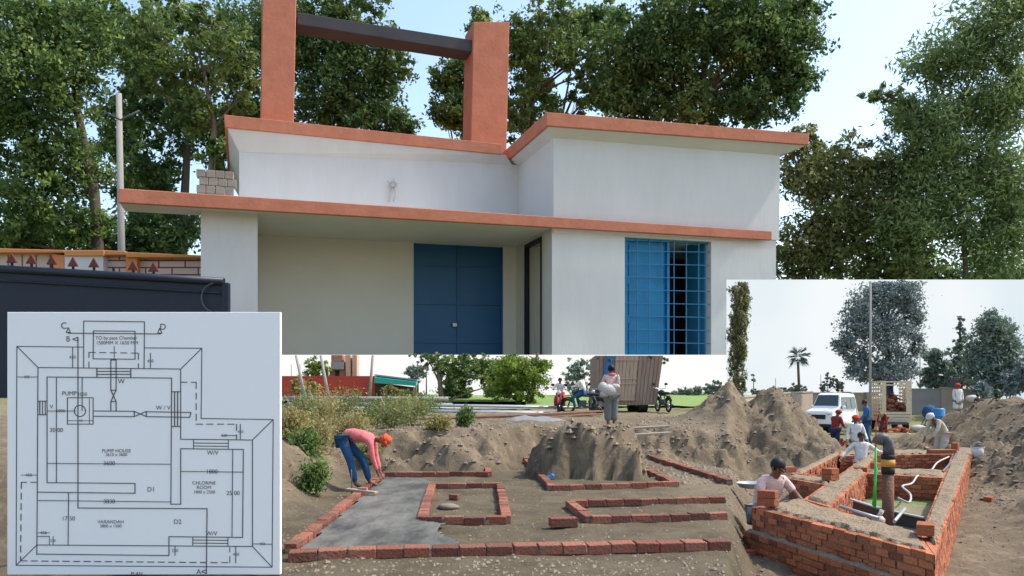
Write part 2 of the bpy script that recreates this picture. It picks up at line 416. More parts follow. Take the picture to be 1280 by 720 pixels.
# ================================================================ PUMP HOUSE
NX, NY = -.319, .948
C0 = NX*((148-640)/1000*61)+NY*61
def F(px, py, off):
    u = (px-640)/FOC; Y = (C0+off)/(NX*u+NY)
    return Vector((u*Y, Y, EYE-(py-HOR)/FOC*Y))
NV = Vector((NX, NY, 0)); DV = Vector((NY, -NX, 0))
def fz(p, z): return Vector((p.x, p.y, z))
GZ = .9
def fprism(mb, tl, tr, br, bl, o0, o1):
    "front quad in picture points on the facade plane at o0, pushed back to o1"
    q = [F(*bl, o0), F(*br, o0), F(*tr, o0), F(*tl, o0)]; d = NV*(o1-o0)
    return mb.hexa([q[0], q[1], q[1]+d, q[0]+d, q[3], q[2], q[2]+d, q[3]+d])
base = F(400, 500, 5); base.z = GZ
ph = thing('pump_house', 'white plastered pump house with terracotta bands, two blue doors and a stepped flat roof', 'building', base, world=True)
# left parapet (set back) and right parapet (forward)
b = MB(); fprism(b, (280, 143), (627.5, 180), (627.5, 193), (281, 159), 9.3, 30); b.build('parapet_coping', 'terracotta', ph, bevel=.05)
b = MB(); fprism(b, (683, 140), (1012, 167), (1011, 181), (683, 157), -.5, 30); b.build('parapet_coping', 'terracotta', ph, bevel=.05)
def flare(mb, tl, tr, br, bl, ot, ob, back):
    t = [F(*tl, ot), F(*tr, ot)]; q = [F(*bl, ob), F(*br, ob)]
    mb.hexa([q[0], q[1], q[1]+NV*(back-ob), q[0]+NV*(back-ob), t[0], t[1], t[1]+NV*(back-ot), t[0]+NV*(back-ot)])
b = MB()
flare(b, (284, 159.5), (632, 193.5), (640, 206), (299, 190), 9.5, 10.6, 29)
fprism(b, (299, 190.1), (652, 206.4), (652, 280), (299, 280), 10.6, 28)
b.build('wall', 'plaster', ph)
b = MB()
flare(b, (685, 157.4), (1009, 181.4), (975, 194), (692, 172), -.3, .9, 29)
fprism(b, (692, 172.1), (975, 194.1), (974, 300), (692, 291), .9, 28)
b.build('wall', 'plaster', ph)
# verandah slab: fascia and white body
b = MB(); fprism(b, (148, 235), (965, 289), (965, 300), (148, 253), 0, .45); b.build('slab_fascia', 'terracotta', ph, bevel=.06)
b = MB(); fprism(b, (251, 243.4), (690, 271.5), (690, 284), (251, 258.4), .46, 27); fprism(b, (149, 237), (250.9, 243.4), (250.9, 258.4), (149, 252.5), .46, 3.8); b.build('roof_slab', 'plaster', ph)
# side band of the slab's left end
# front wall of right wing, split round its window
wl, wr, wt, wb = 781, 889, 299, 452
b = MB()
zt = lambda px: 271.5+(px-690)*.0
def slb(px): return 284+(px-690)*(300-284)/275.
fprism(b, (690, 284.5), (wl, 290), (wl, 560), (690, 560), 1.0, 3.0)
fprism(b, (wr, 296), (970, 300.5), (970, 560), (wr, 560), 1.0, 3.0)
fprism(b, (wl, 290), (wr, 296), (wr, wt+3), (wl, wt-3), 1.0, 3.0)
fprism(b, (wl, wb), (wr, wb), (wr, 560), (wl, 560), 1.0, 3.0)
b.build('wall', 'plaster', ph)
# body of right wing behind the window room
b = MB()
p0 = F(690, 500, 1.0)
def side(s, z): q = p0+NV*s; return Vector((q.x, q.y, z))
zsl = F(690, 284, 1.0).z
def sidebox(mb, s0, s1, z0, z1, th=1.2, o=0.0):
    q = [side(s0, z0)+DV*o, side(s1, z0)+DV*o]; w = DV*th; u = Vector((0, 0, z1-z0))
    mb.hexa([q[0], q[0]+w, q[1]+w, q[1], q[0]+u, q[0]+w+u, q[1]+w+u, q[1]+u])
zd = F(668, 300, 5.5).z
sidebox(b, 2.0, 2.6, GZ-1, zsl); sidebox(b, 7.4, 10.3, GZ-1, zsl); sidebox(b, 2.6, 7.4, zd, zsl)
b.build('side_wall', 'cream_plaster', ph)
b = MB(); sidebox(b, 2.6, 2.85, GZ, zd, .5, -.1); sidebox(b, 7.15, 7.4, GZ, zd, .5, -.1); sidebox(b, 2.85, 7.15, zd-.3, zd, .5, -.1)
fr = b.build('door_frame', 'black_frame', ph)
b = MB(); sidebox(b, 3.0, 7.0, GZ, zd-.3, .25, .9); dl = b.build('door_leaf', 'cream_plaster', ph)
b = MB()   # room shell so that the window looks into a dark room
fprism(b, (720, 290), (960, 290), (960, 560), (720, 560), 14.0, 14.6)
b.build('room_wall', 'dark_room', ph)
b = MB(); fprism(b, (944, 290), (968, 300), (968, 560), (944, 560), 3.0, 26); fprism(b, (700, 283), (962, 298), (962, 301), (700, 287), 3.01, 26); b.build('side_wall', 'plaster', ph)
# verandah back wall and end pier
b = MB()
fprism(b, (300, 240), (517, 265), (517, 560), (300, 560), 11.2, 12.5)
fprism(b, (629, 250), (650, 250), (650, 560), (629, 560), 11.2, 12.5)
fprism(b, (517, 240), (629, 240), (629, 294), (517, 291.5), 11.2, 12.5)
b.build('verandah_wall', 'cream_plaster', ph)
b = MB(); fprism(b, (251, 259.5), (322, 264), (322, 560), (251, 560), 2.0, 13); b.build('pier', 'plaster', ph)
b = MB(); fprism(b, (517, 291.6), (629, 294.1), (629, 560), (517, 560), 11.5, 11.9); dr = b.build('door', 'blue_door', ph)
b = MB()
for x0, x1 in ((517, 520), (571.5, 574), (626, 629)): fprism(b, (x0, 292), (x1, 294), (x1, 540), (x0, 540), 11.35, 11.49)
for k in range(4):
    y = 330+k*48; fprism(b, (520.2, y), (625.8, y+1), (625.8, y+3.4), (520.2, y+2.4), 11.37, 11.49)
b.build('frame', 'blue_door', dr)
b = MB(); fprism(b, (566, 404), (571, 404), (571, 408), (566, 408), 11.1, 11.3); b.build('handle', 'steel', dr)
# window: closed left shutter, right leaf folded in, grille in front
b = MB(); fprism(b, (783, 298), (834, 300), (834, wb), (783, wb), 1.9, 2.2)
for k in range(3): fprism(b, (786, 305+k*49), (831, 306+k*49), (831, 347+k*49), (786, 346+k*49), 1.8, 1.9)
win = b.build('shutter', 'blue_shutter', ph, bevel=.03)
b = MB(); 
q = F(886, 400, 2.0); 
for px0, px1, y0, y1 in ((884, 889, 300, wb),):
    fprism(b, (px0-4, y0), (px1-1, y0+.5), (px1-1, y1), (px0-4, y1), 2.0, 5.5)
b.build('shutter', 'blue_shutter', ph)
b = MB(); fprism(b, (858, 302), (884, 303), (884, wb), (858, wb), 6.0, 6.2); b.build('shutter', M['blue_door'], ph)
b = MB()
for x0, x1 in ((781.2, 784), (834, 837), (885.6, 888.6)): fprism(b, (x0, 299), (x1, 301), (x1, wb), (x0, wb), 1.5, 1.89)
fprism(b, (781.2, 298), (888.6, 302), (888.6, 304.6), (781.2, 300.6), 1.45, 1.88)
b.build('window_frame', 'blue_shutter', ph)
b = MB()
for k in range(1, 7):
    x = 781+k*108/7; fprism(b, (x-.45, 299), (x+.45, 299), (x+.45, wb), (x-.45, wb), 1.3, 1.38)
for k in range(1, 10):
    y = 297+k*16.3; fprism(b, (781.5, y-.45), (888.5, y+1.55), (888.5, y+2.45), (781.5, y+.45), 1.22, 1.29)
b.build('grille', 'grille', ph)
b = MB(); p = F(491, 231, 10.5)
b.ball(p, .38, 8, (1, .5, .8)); b.tube([p, p+Vector((-.25, -.3, -1.0)), p+Vector((-.35, -.3, -1.8))], .05, 5); b.tube([p, p+Vector((.3, -.3, -1.0)), p+Vector((.1, -.3, -1.7))], .05, 5)
for k in range(5):
    a = k*1.3; b.tube([p, p+Vector((math.cos(a)*.6, -.3, math.sin(a)*.5))], .04, 5)
b.build('wire_stub', 'sack', ph)
# columns and beams of the tank stand on the roof
def column(l, r, lt, rt, top, bot):
    b = MB(); fprism(b, (lt, top), (rt, top), (r, bot), (l, bot), 12.2, 15.6); return b.build('column', 'terracotta', ph, bevel=.08)
column(325.5, 367, 328.5, 371, -24, 165)
column(588, 633, 592, 637, 27, 200)
b = MB(); fprism(b, (371.4, 15), (591.6, 50), (591.6, 65), (371.4, 30), 12.6, 15.0); b.build('beam', 'dark_beam', ph, bevel=.06)
# loose grey block pile on the verandah roof
b = MB(); c = F(268, 243.5, 2.6)
for r_ in range(3):
    for k in range(4):
        b.box(c+DV*(-1.0+k*.72+.2*(r_ % 2))+Vector((0, 0, .33+r_*.64)), (.69, .8, .61), rz=math.atan2(DV.y, DV.x)+random.uniform(-.05, .05))
tag(b.build('block_pile', 'grey_brick', None, bevel=.05, loc=c), 'low pile of grey blocks on the verandah roof, left of the parapet', 'block pile')

# ---------------------------------------------------------------- boundary wall and gate at the left
wallY = 70.0
M['painted_brick'] = brickmat('painted_brick', (.62, .50, .45), (.58, .46, .42), (.20, .06, .05), 2.3, .62, .07)
M['wall_pink'] = mat('pinkish_wall_paint', (.58, .47, .42), .9, (.5, .4, .36), .5, .6)
cw = thing('boundary_wall', 'painted brick boundary wall with orange coping and pillars behind the navy gate', 'wall', at(100, 340, wallY)*1, world=True)
cw.location.z = GZ
def wq(mb, px0, px1, t0, t1, bo, y0, y1):
    a, c = at(px0, t0, y0), at(px1, t1, y0); zb = at(px0, bo, y0).z
    mb.hexa([(a.x, y0, zb), (c.x, y0, zb), (c.x, y1, zb), (a.x, y1, zb), (a.x, y0, a.z), (c.x, y0, c.z), (c.x, y1, c.z), (a.x, y1, a.z)])
b = MB(); wq(b, -30, 66, 316, 318, 505, wallY, wallY+1.5); b.build('panel', 'wall_pink', cw)
b = MB(); wq(b, 130, 157, 319, 319, 505, wallY, wallY+1.5); b.build('panel', 'painted_brick', cw)
b = MB(); wq(b, 171.6, 262, 322, 322, 505, wallY, wallY+1.5); b.build('panel', 'painted_brick', cw)
b = MB(); wq(b, 81, 129, 320, 320, 505, wallY-.8, wallY+1.7); b.build('pillar', 'plaster', cw)
b = MB(); wq(b, 66, 80.8, 318, 319, 505, wallY-.6, wallY+1.7); b.build('pillar', 'orange_paint', cw)
b = MB(); wq(b, 157.2, 171.4, 318, 318, 505, wallY-.6, wallY+1.8); b.build('pillar', 'orange_paint', cw)
b = MB(); wq(b, -30, 80, 309.5, 312.5, 315.7, wallY-.9, wallY+1.9); wq(b, 80.2, 130, 312.5, 312.5, 319.8, wallY-1.0, wallY+1.9); wq(b, 130.2, 157, 312.5, 314, 318.6, wallY-.9, wallY+1.9)
wq(b, 157.2, 262, 315, 319.5, 321.6, wallY-.95, wallY+1.9)
b.build('coping', 'orange_paint', cw, bevel=.05)
b = MB()
for k in range(5):
    x = -8+k*17.5; wq(b, x, x+.8, 319, 319, 505, wallY-.06, wallY-.003)
for x in (5,): wq(b, -28, 65.8, 334, 335, 337, wallY-.08, wallY-.062)
b.build('painted_line', 'maroon', cw)

gY = 58.5
gt = thing('gate', 'dark navy sheet steel gate topped with dark red arrow-shaped spikes', 'gate', at(130, 505, gY), world=True)
gt.location.z = 1.0
b = MB(); a0, a1 = at(-6, 337.5, gY), at(281, 354, gY)
b.hexa([(a0.x, gY, 1.0), (a1.x, gY, 1.0), (a1.x, gY+.15, 1.0), (a0.x, gY+.15, 1.0), (a0.x, gY, a0.z), (a1.x, gY, a1.z), (a1.x, gY+.15, a1.z), (a0.x, gY+.15, a0.z)])
b.build('gate_sheet', 'navy', gt)
b = MB()
b.tube([a0+Vector((0, -.15, .1)), a1+Vector((0, -.15, .1))], .28, 8)
b.tube([a0+Vector((0, -.15, -.75)), a1+Vector((0, -.15, -.75))], .08, 6)
b.box((a1.x+.1, gY, (a1.z+1)/2), (.45, .5, a1.z-1)); b.build('gate_frame', 'navy', gt)
for px, tip, head in ((15, 317, 1), (39.5, 318, 1), (65, 319, 1), (91.5, 321.5, 1), (117.5, 322.5, 1), (142, 331, 0), (166.5, 326, 1), (192, 328, 1)):
    t = at(px, tip, gY); bz = a0.z+(t.x-a0.x)/(a1.x-a0.x)*(a1.z-a0.z)
    b = MB(); b.box((t.x, gY, (bz+t.z)/2-.1), (.16, .1, t.z-bz-.1))
    s = b.build('spike', 'black_frame', gt)
    if head:
        b = MB(); w = .38; hh = .68
        b.prism([(-w, -hh), (0, 0), (w, -hh)], (t.x, gY-.09, t.z), (1, 0, 0), (0, 0, 1), (0, 1, 0), .18)
        b.build('spike_head', 'maroon', s)
b = MB(); c = at(262, 372, gY-.35); pts = [c+Vector((.35+math.cos(t)*.95 if 1 else 0, 0, math.sin(t)*1.05)) for t in [R(95+i*18) for i in range(10)]]
b.tube(pts, .055, 6); b.build('chain_loop', 'dark_steel', gt)

# ================================================================ FOLIAGE
def leafcloud(cent, size, rng, shade, aspect=.5, droop=0.0):
    n = len(cent)
    a = rng.normal(size=(n, 3)); a[:, 2] -= droop*2; a /= np.linalg.norm(a, axis=1)[:, None]
    b_ = rng.normal(size=(n, 3)); b_ -= a*(a*b_).sum(1)[:, None]; b_ /= np.linalg.norm(b_, axis=1)[:, None]
    s = size*rng.uniform(.45, 1.6, n)[:, None]
    v = np.stack([cent-a*s*.5, cent+b_*s*aspect*.5, cent+a*s*.5, cent-b_*s*aspect*.5], 1).reshape(-1, 3)
    f = np.arange(4*n).reshape(n, 4)
    return v, f
def crown(name, blobs, size, n_leaf, m, rng, parent, base, clump=.125, fill=.3, aspect=.5, droop=0.0, zmax=None, ymax=None, per=38):
    cs = []; sh = []
    vols = np.array([b[1][0]*b[1][2] for b in blobs]); vols = vols/vols.sum()
    for (c, r), w in zip(blobs, vols):
        nc = max(3, int(n_leaf*w/per))
        d = rng.normal(size=(nc, 3)); d /= np.linalg.norm(d, axis=1)[:, None]
        rad = (fill+(1-fill)*rng.rand(nc)**.6)[:, None]*(1+.18*rng.normal(size=(nc, 1)))
        cc = np.array(c)+d*rad*np.array(r)
        cr = clump*min(r[0], r[2])*rng.uniform(.6, 1.5, nc)
        k = rng.poisson(per, nc)
        idx = np.repeat(np.arange(nc), k)
        p = cc[idx]+rng.normal(size=(len(idx), 3))*cr[idx][:, None]*np.array([1, 1, .75+droop])
        cs.append(p); tone = rng.rand(nc); sh.append(np.clip(tone[idx]*.65+rng.rand(len(idx))*.4-.02, 0, 1))
    p = np.concatenate(cs); s = np.concatenate(sh)
    if zmax is not None: k = p[:, 2] < zmax-size*.45; p = p[k]; s = s[k]
    if ymax is not None: k = p[:, 1] < ymax; p = p[k]; s = s[k]
    v, f = leafcloud(p, size, rng, s, aspect, droop)
    if parent is not None: v = v-np.array(base)
    o = quads(name, v, f, m, attr=s)
    if parent is not None: o.parent = parent
    return o
def tree(name, label, Y, trunk, blobs, leaf=.5, n=9000, m='leaf_mid', bark='bark', tr=.5, depth=.8, group=None, seed=1, cat='tree', zmax=None, ymax=None, ground_z=None, **kw):
    "trunk: picture points bottom to top; blobs: (px,py,rx,ry[,dY])"
    rng = np.random.RandomState(seed)
    tp = [at(a, c, Y) for a, c in trunk]
    if ground_z is not None: tp[0].z = ground_z
    base = tp[0].copy()
    t = thing(name, label, cat, base, world=True, group=group)
    B = []
    for q in blobs:
        px, py, rx, ry = q[:4]; dY = q[4] if len(q) > 4 else rng.uniform(-.3, .3)*rx*Y/FOC
        c = at(px, py, Y); c.y += dY; B.append((tuple(c), (rx*Y/FOC, rx*Y/FOC*depth, ry*Y/FOC)))
    mb = MB(); n_ = len(tp)
    mb.tube(tp, [tr*(1-.55*i/(n_-1)) for i in range(n_)], 9)
    rr = random.Random(seed)
    for i, (c, r) in enumerate(B):
        c = Vector(c)
        # leave the trunk at the point nearest below the blob
        k = max([j for j in range(n_) if tp[j].z < c.z-.1*r[2]] or [0]); s = tp[k]
        mid = s.lerp(c, .5)+Vector((rr.uniform(-.1, .1)*r[0], 0, .12*r[2]))
        mb.tube([s, mid, c], [tr*.36, tr*.24, tr*.12], 6)
        for j in range(5):
            e = c+Vector((rr.uniform(-.8, .8)*r[0], rr.uniform(-.6, .6)*r[1], rr.uniform(-.5, .8)*r[2]))
            if zmax is not None and e.z > zmax: e.z = zmax-.3
            mb.tube([mid.lerp(c, rr.random()), (c+e)/2+Vector((0, 0, .05*r[2])), e], [tr*.12, tr*.08, tr*.03], 5)
    mb.build('trunk', bark, t)
    crown('crown', B, leaf, n, m, rng, t, base, zmax=zmax, ymax=ymax, **kw)
    return t
G = 'tall trees behind the pump house'
tree('tree', 'large dark leafy tree filling the left edge of the view', 92, [(122, 505), (123, 330), (118, 240), (95, 130)],
     [(15, 50, 65, 60), (70, 110, 70, 55), (15, 170, 55, 60), (85, 205, 55, 45), (45, 260, 60, 45), (105, 50, 48, 45), (105, 285, 45, 28), (10, 300, 40, 30), (60, 5, 70, 30)],
     .52, 46000, 'leaf_mid', tr=.9, group=G, seed=11, ground_z=1)
tree('tree', 'pale yellow-green thin tree with bare limbs, left of the roof columns', 84, [(262, 505), (262, 240), (268, 160), (255, 90)],
     [(200, 60, 45, 35), (235, 95, 42, 32), (285, 70, 40, 40), (250, 145, 45, 30), (190, 110, 30, 25), (300, 120, 22, 30), (240, 25, 50, 25), (275, 190, 22, 30)],
     .55, 9000, 'leaf_light', 'pale_bark', .45, group=G, seed=12, ground_z=1, fill=.2)
tree('tree', 'dark tree behind the pale one, showing under the verandah slab', 104, [(225, 505), (228, 300), (235, 170)],
     [(225, 140, 45, 55), (300, 60, 45, 60), (190, 215, 34, 40), (175, 120, 26, 60), (290, 170, 40, 50), (215, 285, 42, 35), (330, 150, 35, 45), (185, 50, 35, 40)],
     .56, 30000, 'leaf_dark', tr=.9, group=G, seed=13, ground_z=1)
tree('tree', 'dense dark tree between the two terracotta roof columns', 100, [(430, 505), (432, 300), (435, 150)],
     [(410, 50, 52, 50), (455, 100, 52, 50), (400, 130, 48, 48), (488, 75, 28, 38), (470, 150, 48, 30), (350, 40, 40, 60), (500, 165, 26, 22), (440, 10, 45, 25)],
     .50, 38000, 'leaf_dark', tr=.8, group=G, seed=14, ground_z=1)
tree('tree', 'small-crowned tree directly left of the second roof column', 97, [(585, 505), (585, 300), (582, 140)],
     [(578, 95, 34, 34), (560, 140, 26, 26), (605, 40, 22, 30), (590, 150, 36, 24), (556, 100, 18, 20)],
     .48, 14000, 'leaf_mid', tr=.55, group=G, seed=15, ground_z=1)
tree('tree', 'airy green tree directly right of the second roof column', 101, [(668, 505), (668, 260), (665, 120)],
     [(655, 95, 28, 45), (680, 60, 36, 36), (652, 150, 20, 28), (712, 82, 26, 22), (690, 20, 36, 24), (725, 125, 22, 16), (750, 60, 30, 30), (640, 60, 26, 40), (735, 95, 26, 22), (700, 140, 30, 16)],
     .5, 13000, 'leaf_light', tr=.5, group=G, seed=16, ground_z=1, fill=.3)
tree('tree', 'broad very dark tree above the right wing of the pump house', 96, [(870, 505), (872, 260), (880, 120)],
     [(790, 75, 50, 48), (850, 60, 62, 52), (930, 55, 68, 52), (985, 60, 42, 44), (800, 125, 48, 32), (880, 130, 72, 34), (955, 125, 46, 34), (880, 10, 120, 30), (985, 20, 40, 24), (990, 105, 30, 26)],
     .52, 60000, 'leaf_dark', tr=1.1, group=G, seed=17, ground_z=1)
tree('bamboo', 'feathery grey-green bamboo clump rising at the right edge', 88, [(1215, 505), (1205, 300), (1190, 160)],
     [(1175, 75, 48, 38), (1235, 45, 52, 50), (1225, 130, 62, 50), (1160, 170, 46, 44), (1235, 215, 62, 56), (1170, 250, 52, 56), (1245, 300, 58, 50), (1130, 130, 30, 22), (1100, 118, 28, 9), (1265, 10, 40, 30), (1262, 120, 30, 60), (1150, 205, 40, 30), (1265, 250, 30, 60), (1130, 160, 30, 14), (1125, 290, 40, 40)],
     .60, 60000, 'leaf_bamboo', tr=.35, group=G, seed=18, ground_z=1, cat='bamboo', aspect=.28, fill=.15, clump=.2)
tree('tree', 'browning leafy thicket tree beside the right end wall', 91, [(1050, 505), (1050, 330), (1045, 230)],
     [(1010, 225, 42, 40), (1060, 205, 46, 32), (1030, 290, 50, 50), (1090, 270, 50, 50), (1110, 330, 60, 40), (1000, 330, 44, 40), (1000, 180, 30, 24), (1120, 220, 40, 36)],
     .48, 36000, 'leaf_brown', tr=.5, group=G, seed=19, ground_z=1)
tree('tree', 'shadowy far tree filling the gap behind the utility pole', 112, [(165, 505), (165, 300), (165, 120)],
     [(165, 60, 30, 45), (150, 160, 34, 50), (170, 230, 34, 40), (130, 20, 40, 24), (215, 20, 34, 24)], .6, 15000, 'leaf_mid', tr=.6, group=G, seed=21, ground_z=1)
tree('tree', 'far green tree low between the right column and the dark tree', 112, [(700, 505), (700, 300), (700, 160)],
     [(655, 60, 30, 30), (675, 120, 28, 30), (760, 110, 30, 36), (720, 30, 36, 28), (640, 150, 26, 26), (755, 30, 30, 26), (700, 165, 40, 10)], .6, 15000, 'leaf_mid', tr=.5, group=G, seed=22, ground_z=1)
# more distant belt so that the gaps below crowns are green
for i, (px, py, rx, ry) in enumerate(((40, 330, 70, 60), (170, 320, 60, 50), (1150, 380, 80, 70), (1260, 380, 80, 80))):
    lab = ['low dark bush row behind the wall at the far left', 'low dark bushes behind the painted brick wall panel', 'tall undergrowth at the foot of the bamboo', 'dark undergrowth at the right edge below the bamboo'][i]
    tree('bush', lab, 99, [(px, 505), (px, py+40), (px, py)], [(px-20, py, rx*.7, ry), (px+25, py+10, rx*.7, ry*.9), (px, py-15, rx*.7, ry*.8)], .62, 9000, 'leaf_dark', tr=.3, seed=30+i, ground_z=1, cat='bush', group='undergrowth behind the pump house')
b = MB(); p0_ = at(155, 505, 78); p0_.z = 1; p1 = at(148.5, 117, 78)
pb = thing('utility_pole', 'grey concrete utility pole standing among the trees at the left', 'pole', p0_, world=True)
b.tube([p0_, p1], [.42, .28], 8); b.build('shaft', 'concrete', pb)
b = MB(); c = at(151, 150, 77.5); b.tube([c+Vector((-1.6, 0, .8)), c, c+Vector((1.8, 0, .9))], .1, 6); b.build('bracket', 'dark_steel', pb)

# ================================================================ PLAN BOARD (left foreground)
bY = 7.2
bl, br_ = at(8.5, 390, bY), at(350, 718.5, bY)
pb = thing('plan_board', 'large white board with a black line plan of the pump house, standing at the left', 'sign board', ((bl.x+br_.x)/2, bY, br_.z), world=True)
b = MB(); b.box(((bl.x+br_.x)/2, bY+.03, (bl.z+br_.z)/2), (br_.x-bl.x, .05, bl.z-br_.z)); b.build('panel', 'white_board', pb, bevel=.004)
b = MB()
for x in (bl.x+.35, br_.x-.35):
    b = MB(); b.box((x, bY+.08, (bl.z+br_.z)/2), (.06, .05, bl.z-br_.z-.06)); b.box((x, bY+.5, (bl.z+br_.z)/2-.25), (.05, .05, 2.0), rx=.4)
    b.build('stand', 'wood', pb)
S = 2.118
def bp(cx, cy): p = at(cx/S, 380+cy/S, bY); return p.x, p.z
dmb = MB(); LAYER = [0]
def line(x0, y0, x1, y1, w=.0075):
    a = Vector(bp(x0, y0)); c = Vector(bp(x1, y1)); d = c-a; L_ = d.length
    if L_ < 1e-6: return
    LAYER[0] = (LAYER[0]+1) % 60
    dep = .002+.00006*LAYER[0]
    dmb.box(((a.x+c.x)/2, bY+.005-dep/2-.0001, (a.y+c.y)/2), (L_+w*.5, dep, w), ry=-math.atan2(d.y, d.x))
def poly(*p, close=False, **k):
    q = list(p)+([p[0]] if close else [])
    for a, c in zip(q, q[1:]): line(*a, *c, **k)
def dash(*p):
    for a, c in zip(p, p[1:]):
        a = Vector(a); c = Vector(c); L_ = (c-a).length; t = 0
        while t < L_-2:
            e = min(t+17, L_); line(*(a.lerp(c, t/L_)), *(a.lerp(c, e/L_))); t += 28
poly((221, 114), (44, 112), (42, 692), (720, 697), (723, 306), (532, 303), (534, 117), (382, 116))
for l in ((44, 112, 100, 168), (534, 117, 478, 172), (723, 306, 668, 360), (720, 697, 668, 642), (42, 692, 97, 638)): line(*l)
poly((221, 168), (221, 45), (382, 47), (381, 170)); poly((247, 71), (357, 72), (357, 146), (246, 145), close=True)
poly((97, 664), (100, 168), (478, 172), (478, 358), (668, 360), (668, 642), (97, 638))
poly((357, 475), (124, 473), (124, 193), (454, 196), (452, 530), (478, 530), (478, 383), (644, 385), (642, 618), (447, 616), (447, 666), (97, 662))
poly((357, 475), (357, 501), (98, 498))
line(180, 77, 425, 79); poly((206, 90), (206, 540), (548, 542), (546, 712))
for l in ((192, 115, 192, 168), (398, 130, 398, 168), (45, 193, 98, 193), (149, 195, 149, 473), (217, 195, 217, 283), (124, 283, 200, 283), (125, 422, 452, 424), (100, 520, 452, 524),
          (181, 500, 180, 637), (478, 443, 642, 445), (616, 384, 614, 617), (636, 318, 636, 358), (585, 348, 627, 348), (668, 635, 720, 636), (624, 642, 624, 686), (463, 640, 463, 666),
          (130, 615, 97, 615), (130, 615, 130, 637), (140, 615, 140, 637), (55, 453, 98, 453), (100, 606, 132, 606), (180, 309, 244, 309), (236, 250, 236, 318), (302, 112, 302, 146)): line(*l, w=.0055)
poly((178, 248), (246, 248), (246, 318), (178, 318), close=True)
poly(*[(211+15*math.cos(t), 283+15*math.sin(t)) for t in [i*math.pi/10 for i in range(20)]], close=True)
for l in ((246, 283, 355, 284), (246, 297, 355, 298), (355, 284, 355, 298), (355, 284, 387, 298), (355, 298, 387, 284), (387, 284, 387, 298), (387, 285, 505, 287), (387, 298, 502, 300), (505, 287, 502, 300),
          (293, 148, 293, 228), (307, 148, 307, 228), (293, 148, 307, 148), (293, 228, 307, 228), (293, 228, 307, 258), (307, 228, 293, 258), (293, 258, 307, 258), (293, 258, 293, 284), (307, 258, 307, 284),
          (256, 170, 256, 194), (346, 171, 346, 195), (256, 178, 346, 178), (256, 186, 346, 186), (454, 232, 478, 232), (454, 324, 478, 324), (462, 232, 462, 324), (470, 232, 470, 324),
          (102, 257, 122, 257), (102, 293, 122, 293), (105, 257, 105, 293), (112, 257, 112, 293), (119, 257, 119, 293), (512, 360, 512, 384), (604, 361, 604, 385), (512, 368, 604, 369), (512, 376, 604, 377),
          (510, 617, 510, 641), (603, 618, 603, 642), (510, 625, 603, 626), (510, 633, 603, 634)): line(*l)
dash((235, 170), (235, 128), (366, 130), (366, 170)); dash((478, 207), (519, 207), (519, 318), (626, 318), (626, 358)); dash((98, 472), (56, 472), (54, 680), (608, 685), (608, 645))
poly((175, 75), (180, 62), (186, 75), close=True); poly((417, 77), (422, 64), (428, 77), close=True); poly((205, 88), (192, 93), (205, 98), close=True); poly((546, 703), (534, 709), (546, 714), close=True)
dmb.build('line_drawing', 'ink', pb)
# lettering, one mesh
def text(s, cx, cy, h, rot=0.0):
    cu = bpy.data.curves.new('t', 'FONT'); cu.body = s; cu.size = 1; cu.align_x = 'CENTER'; cu.align_y = 'CENTER'
    o = bpy.data.objects.new('t', cu); COL.objects.link(o)
    dg = bpy.context.evaluated_depsgraph_get(); me = bpy.data.meshes.new_from_object(o.evaluated_get(dg))
    bpy.data.objects.remove(o); bpy.data.curves.remove(cu)
    k = h/S*bY/FOC/.70; x, z = bp(cx, cy); vs = []
    for v in me.vertices:
        a, c = v.co.x*k, v.co.y*k
        a, c = a*math.cos(rot)-c*math.sin(rot), a*math.sin(rot)+c*math.cos(rot)
        vs.append((x+a, bY-.0006, z+c))
    tv = MB(); tv.add(vs, [tuple(p.vertices) for p in me.polygons]); bpy.data.meshes.remove(me); tv.build('lettering', 'ink', pb)
for a in (('C', 169, 58, 17), ('D', 431, 61, 16), ('B', 180, 93, 14), ('A', 526, 709, 13), ('W', 321, 205, 12), ('V', 136, 272, 11), ('PUMP', 183, 237, 11), ('1050', 218, 239, 9), ('W / V', 432, 275, 11),
          ('TO by pass Chamber', 308, 90, 9), ('1500MM X 1650 MM', 310, 103, 9), ('PUMP HOUSE', 308, 389, 9), ('3610 x 3600', 308, 399, 8), ('3600', 289, 422, 11), ('3830', 289, 523, 11),
          ('30 00', 149, 334, 11), ('D1', 400, 491, 12), ('D2', 470, 577, 12), ('VARANDAH', 293, 577, 9), ('3800 x 1500', 293, 588, 8), ('17 50', 181, 568, 11), ('CHLORINE', 540, 474, 9), ('ROOM', 540, 486, 9),
          ('1800 x 2500', 541, 498, 8), ('1800', 561, 444, 11), ('25 00', 617, 501, 11), ('W/V', 563, 394, 11), ('W/V', 560, 608, 11), ('PLAN', 362, 714, 9), ('450', 192, 141, 8), ('450', 398, 151, 8), ('450', 70, 193, 7),
          ('450', 76, 453, 8), ('450', 115, 606, 8), ('230', 594, 348, 7), ('450', 637, 338, 7), ('450', 694, 635, 7), ('450', 625, 663, 8), ('230', 463, 653, 8), ('230', 140, 627, 7), ('1000', 160, 283, 8), ('50', 214, 309, 6)): text(*a)
